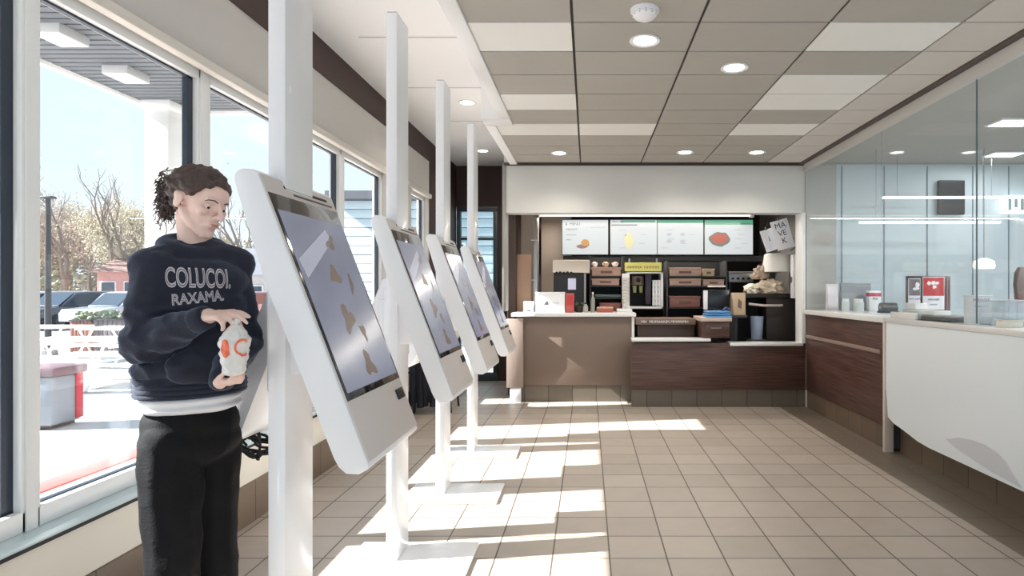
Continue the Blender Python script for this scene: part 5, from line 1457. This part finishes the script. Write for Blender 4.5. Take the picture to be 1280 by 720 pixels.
# t-shirt hem
mt = spheres_mesh([('b', P(240, 496, PY), (.142, .114, .03), RB), ('b', P(240, 506, PY), (.143, .115, .026), RB), ('b', P(240, 483, PY), (.138, .112, .05), RB)] , .005, 2, 't_shirt')
for v in mt.vertices:
    zc = P(0, 517, PY).z
    if v.co.z < zc: v.co.z = zc
wrinkle(mt, .004, lambda c: noise.noise(Vector((c.x * 14, c.y * 14, c.z * 6))))
obj('t_shirt', None, mat('white_cotton', (232, 230, 230), .8), root, ang=80, me=mt)
# trousers
pp = [('b', Q(240, 528), (.134, .106, .09), RB), ('b', Q(240, 550), (.134, .105, .09), RB),
      ('l', [(hipR, .088), (knR, .072), (anR + Vector((0, -.01, .03)), .074)]), ('l', [(hipL, .086), (knL, .066), (anL + Vector((0, -.01, .03)), .070)])]
mp_ = spheres_mesh(pp, .007, 4, 'trousers')
def pf(c):
    r_ = 1 - abs(noise.noise(Vector((c.x * 10, c.y * 7, c.z * 5)))) * 2
    return .6 * r_ + .8 * noise.noise(Vector((c.x * 12 + c.z * 6, c.y * 12, c.z * 12)))
wrinkle(mp_, .009, pf)
for v in mp_.vertices:
    if v.co.z < .03: v.co.z = .03
obj('trousers', None, pants_m, root, ang=80, me=mp_)
# shoes
for an in (anR, anL):
    b0 = Vector((an.x, an.y, 0))
    sh = spheres_mesh([('l', [(b0 + Vector((0, .03, .042)), .040), (b0 + Fd * .07 + Vector((0, 0, .040)), .040), (b0 + Fd * .15 + Vector((0, 0, .034)), .034)])], .006, 3, 'shoe')
    for v in sh.vertices: v.co.z = max(v.co.z, .004)
    so_ = obj('shoe', None, black_matte, root, ang=80, me=sh)

# bag held by the person
bagc = Q(293, 437, 1.70)
t_ = bmesh.new(); bmesh.ops.create_uvsphere(t_, u_segments=48, v_segments=40, radius=1)
for v in t_.verts:
    z = v.co.z; f = (z + 1) / 2                 # 0 bottom, 1 top
    wdt = .0415 * (1.0 if f < .74 else max(.28, 1 - (f - .74) * 2.7)) * (1 - .18 * (1 - f) ** 2 * 2)
    wdt = wdt * (min(1, f / .06) ** .5 if f < .06 else 1)
    rxy = Vector((v.co.x, v.co.y)); l = rxy.length
    if l > 1e-5: rxy /= l
    n_ = 1 + .22 * noise.noise(Vector((rxy.x * 3, rxy.y * 3, z * 6)))
    zz = bagc.z - .075 + f * .145
    v.co = Vector((bagc.x + rxy.x * wdt * n_ + (f - .5) * .008, bagc.y + rxy.y * wdt * .75 * n_, zz))
mb_ = MB(); mb_._add(t_)
bvb = BVHTree.FromBMesh(mb_.bm)
bt = thing('carry_bag', 'small translucent white bag with two orange letters held in the hand of the person', 'bag', (bagc.x, bagc.y, bagc.z - .075))
obj('body', mb_, mat('milky_bag', (226, 222, 216), .35, var=.12, scale=30, bump=.4), bt, ang=80)
for s, px, mode in (('O', 281, 'fill'), ('C', 300, 'fill')):
    me_ = textmesh(s, .07, (0, 0, 0), None)
    if s == 'O':
        bd = bmesh.new(); rings_ = [[bd.verts.new((.017 * r_ * math.cos(k / 20 * 6.2832), .026 * r_ * math.sin(k / 20 * 6.2832), 0)) for k in range(20)] for r_ in (.12, .35, .6, .8, 1)]
        bd.faces.new(rings_[0])
        for A_, B_ in zip(rings_[:-1], rings_[1:]):
            for k in range(20): bd.faces.new((A_[k], A_[(k + 1) % 20], B_[(k + 1) % 20], B_[k]))
        bd.to_mesh(me_); bd.free()
    c = P(px, 436, 1.67)
    for v in me_.vertices:
        p = Vector((c.x + v.co.x * .8, 1.4, c.z + v.co.y)); hit = bvb.ray_cast(p, Vector((0, 1, 0)))
        v.co = (hit[0] if hit[0] else Vector((p.x, 1.675, p.z))) + Vector((0, -.0015, 0))
    obj('lettering', None, mat('orange_print', (236, 110, 70), .5), bt, me=me_)
m = MB(); rr = random.Random(6)
for k in range(14):
    a = k / 14 * 6.283; m.tube([bagc + Vector((.012 * math.cos(a), .01 * math.sin(a), .058)), bagc + Vector((.006 * math.cos(a), .005 * math.sin(a), .070)), bagc + Vector((.018 * math.cos(a + .5), .012 * math.sin(a + .5), .082 + rr.uniform(-.004, .008)))], .004, 5)
obj('gathered_top', m, mat('milky_bag', (226, 222, 216), .35), bt, ang=60)
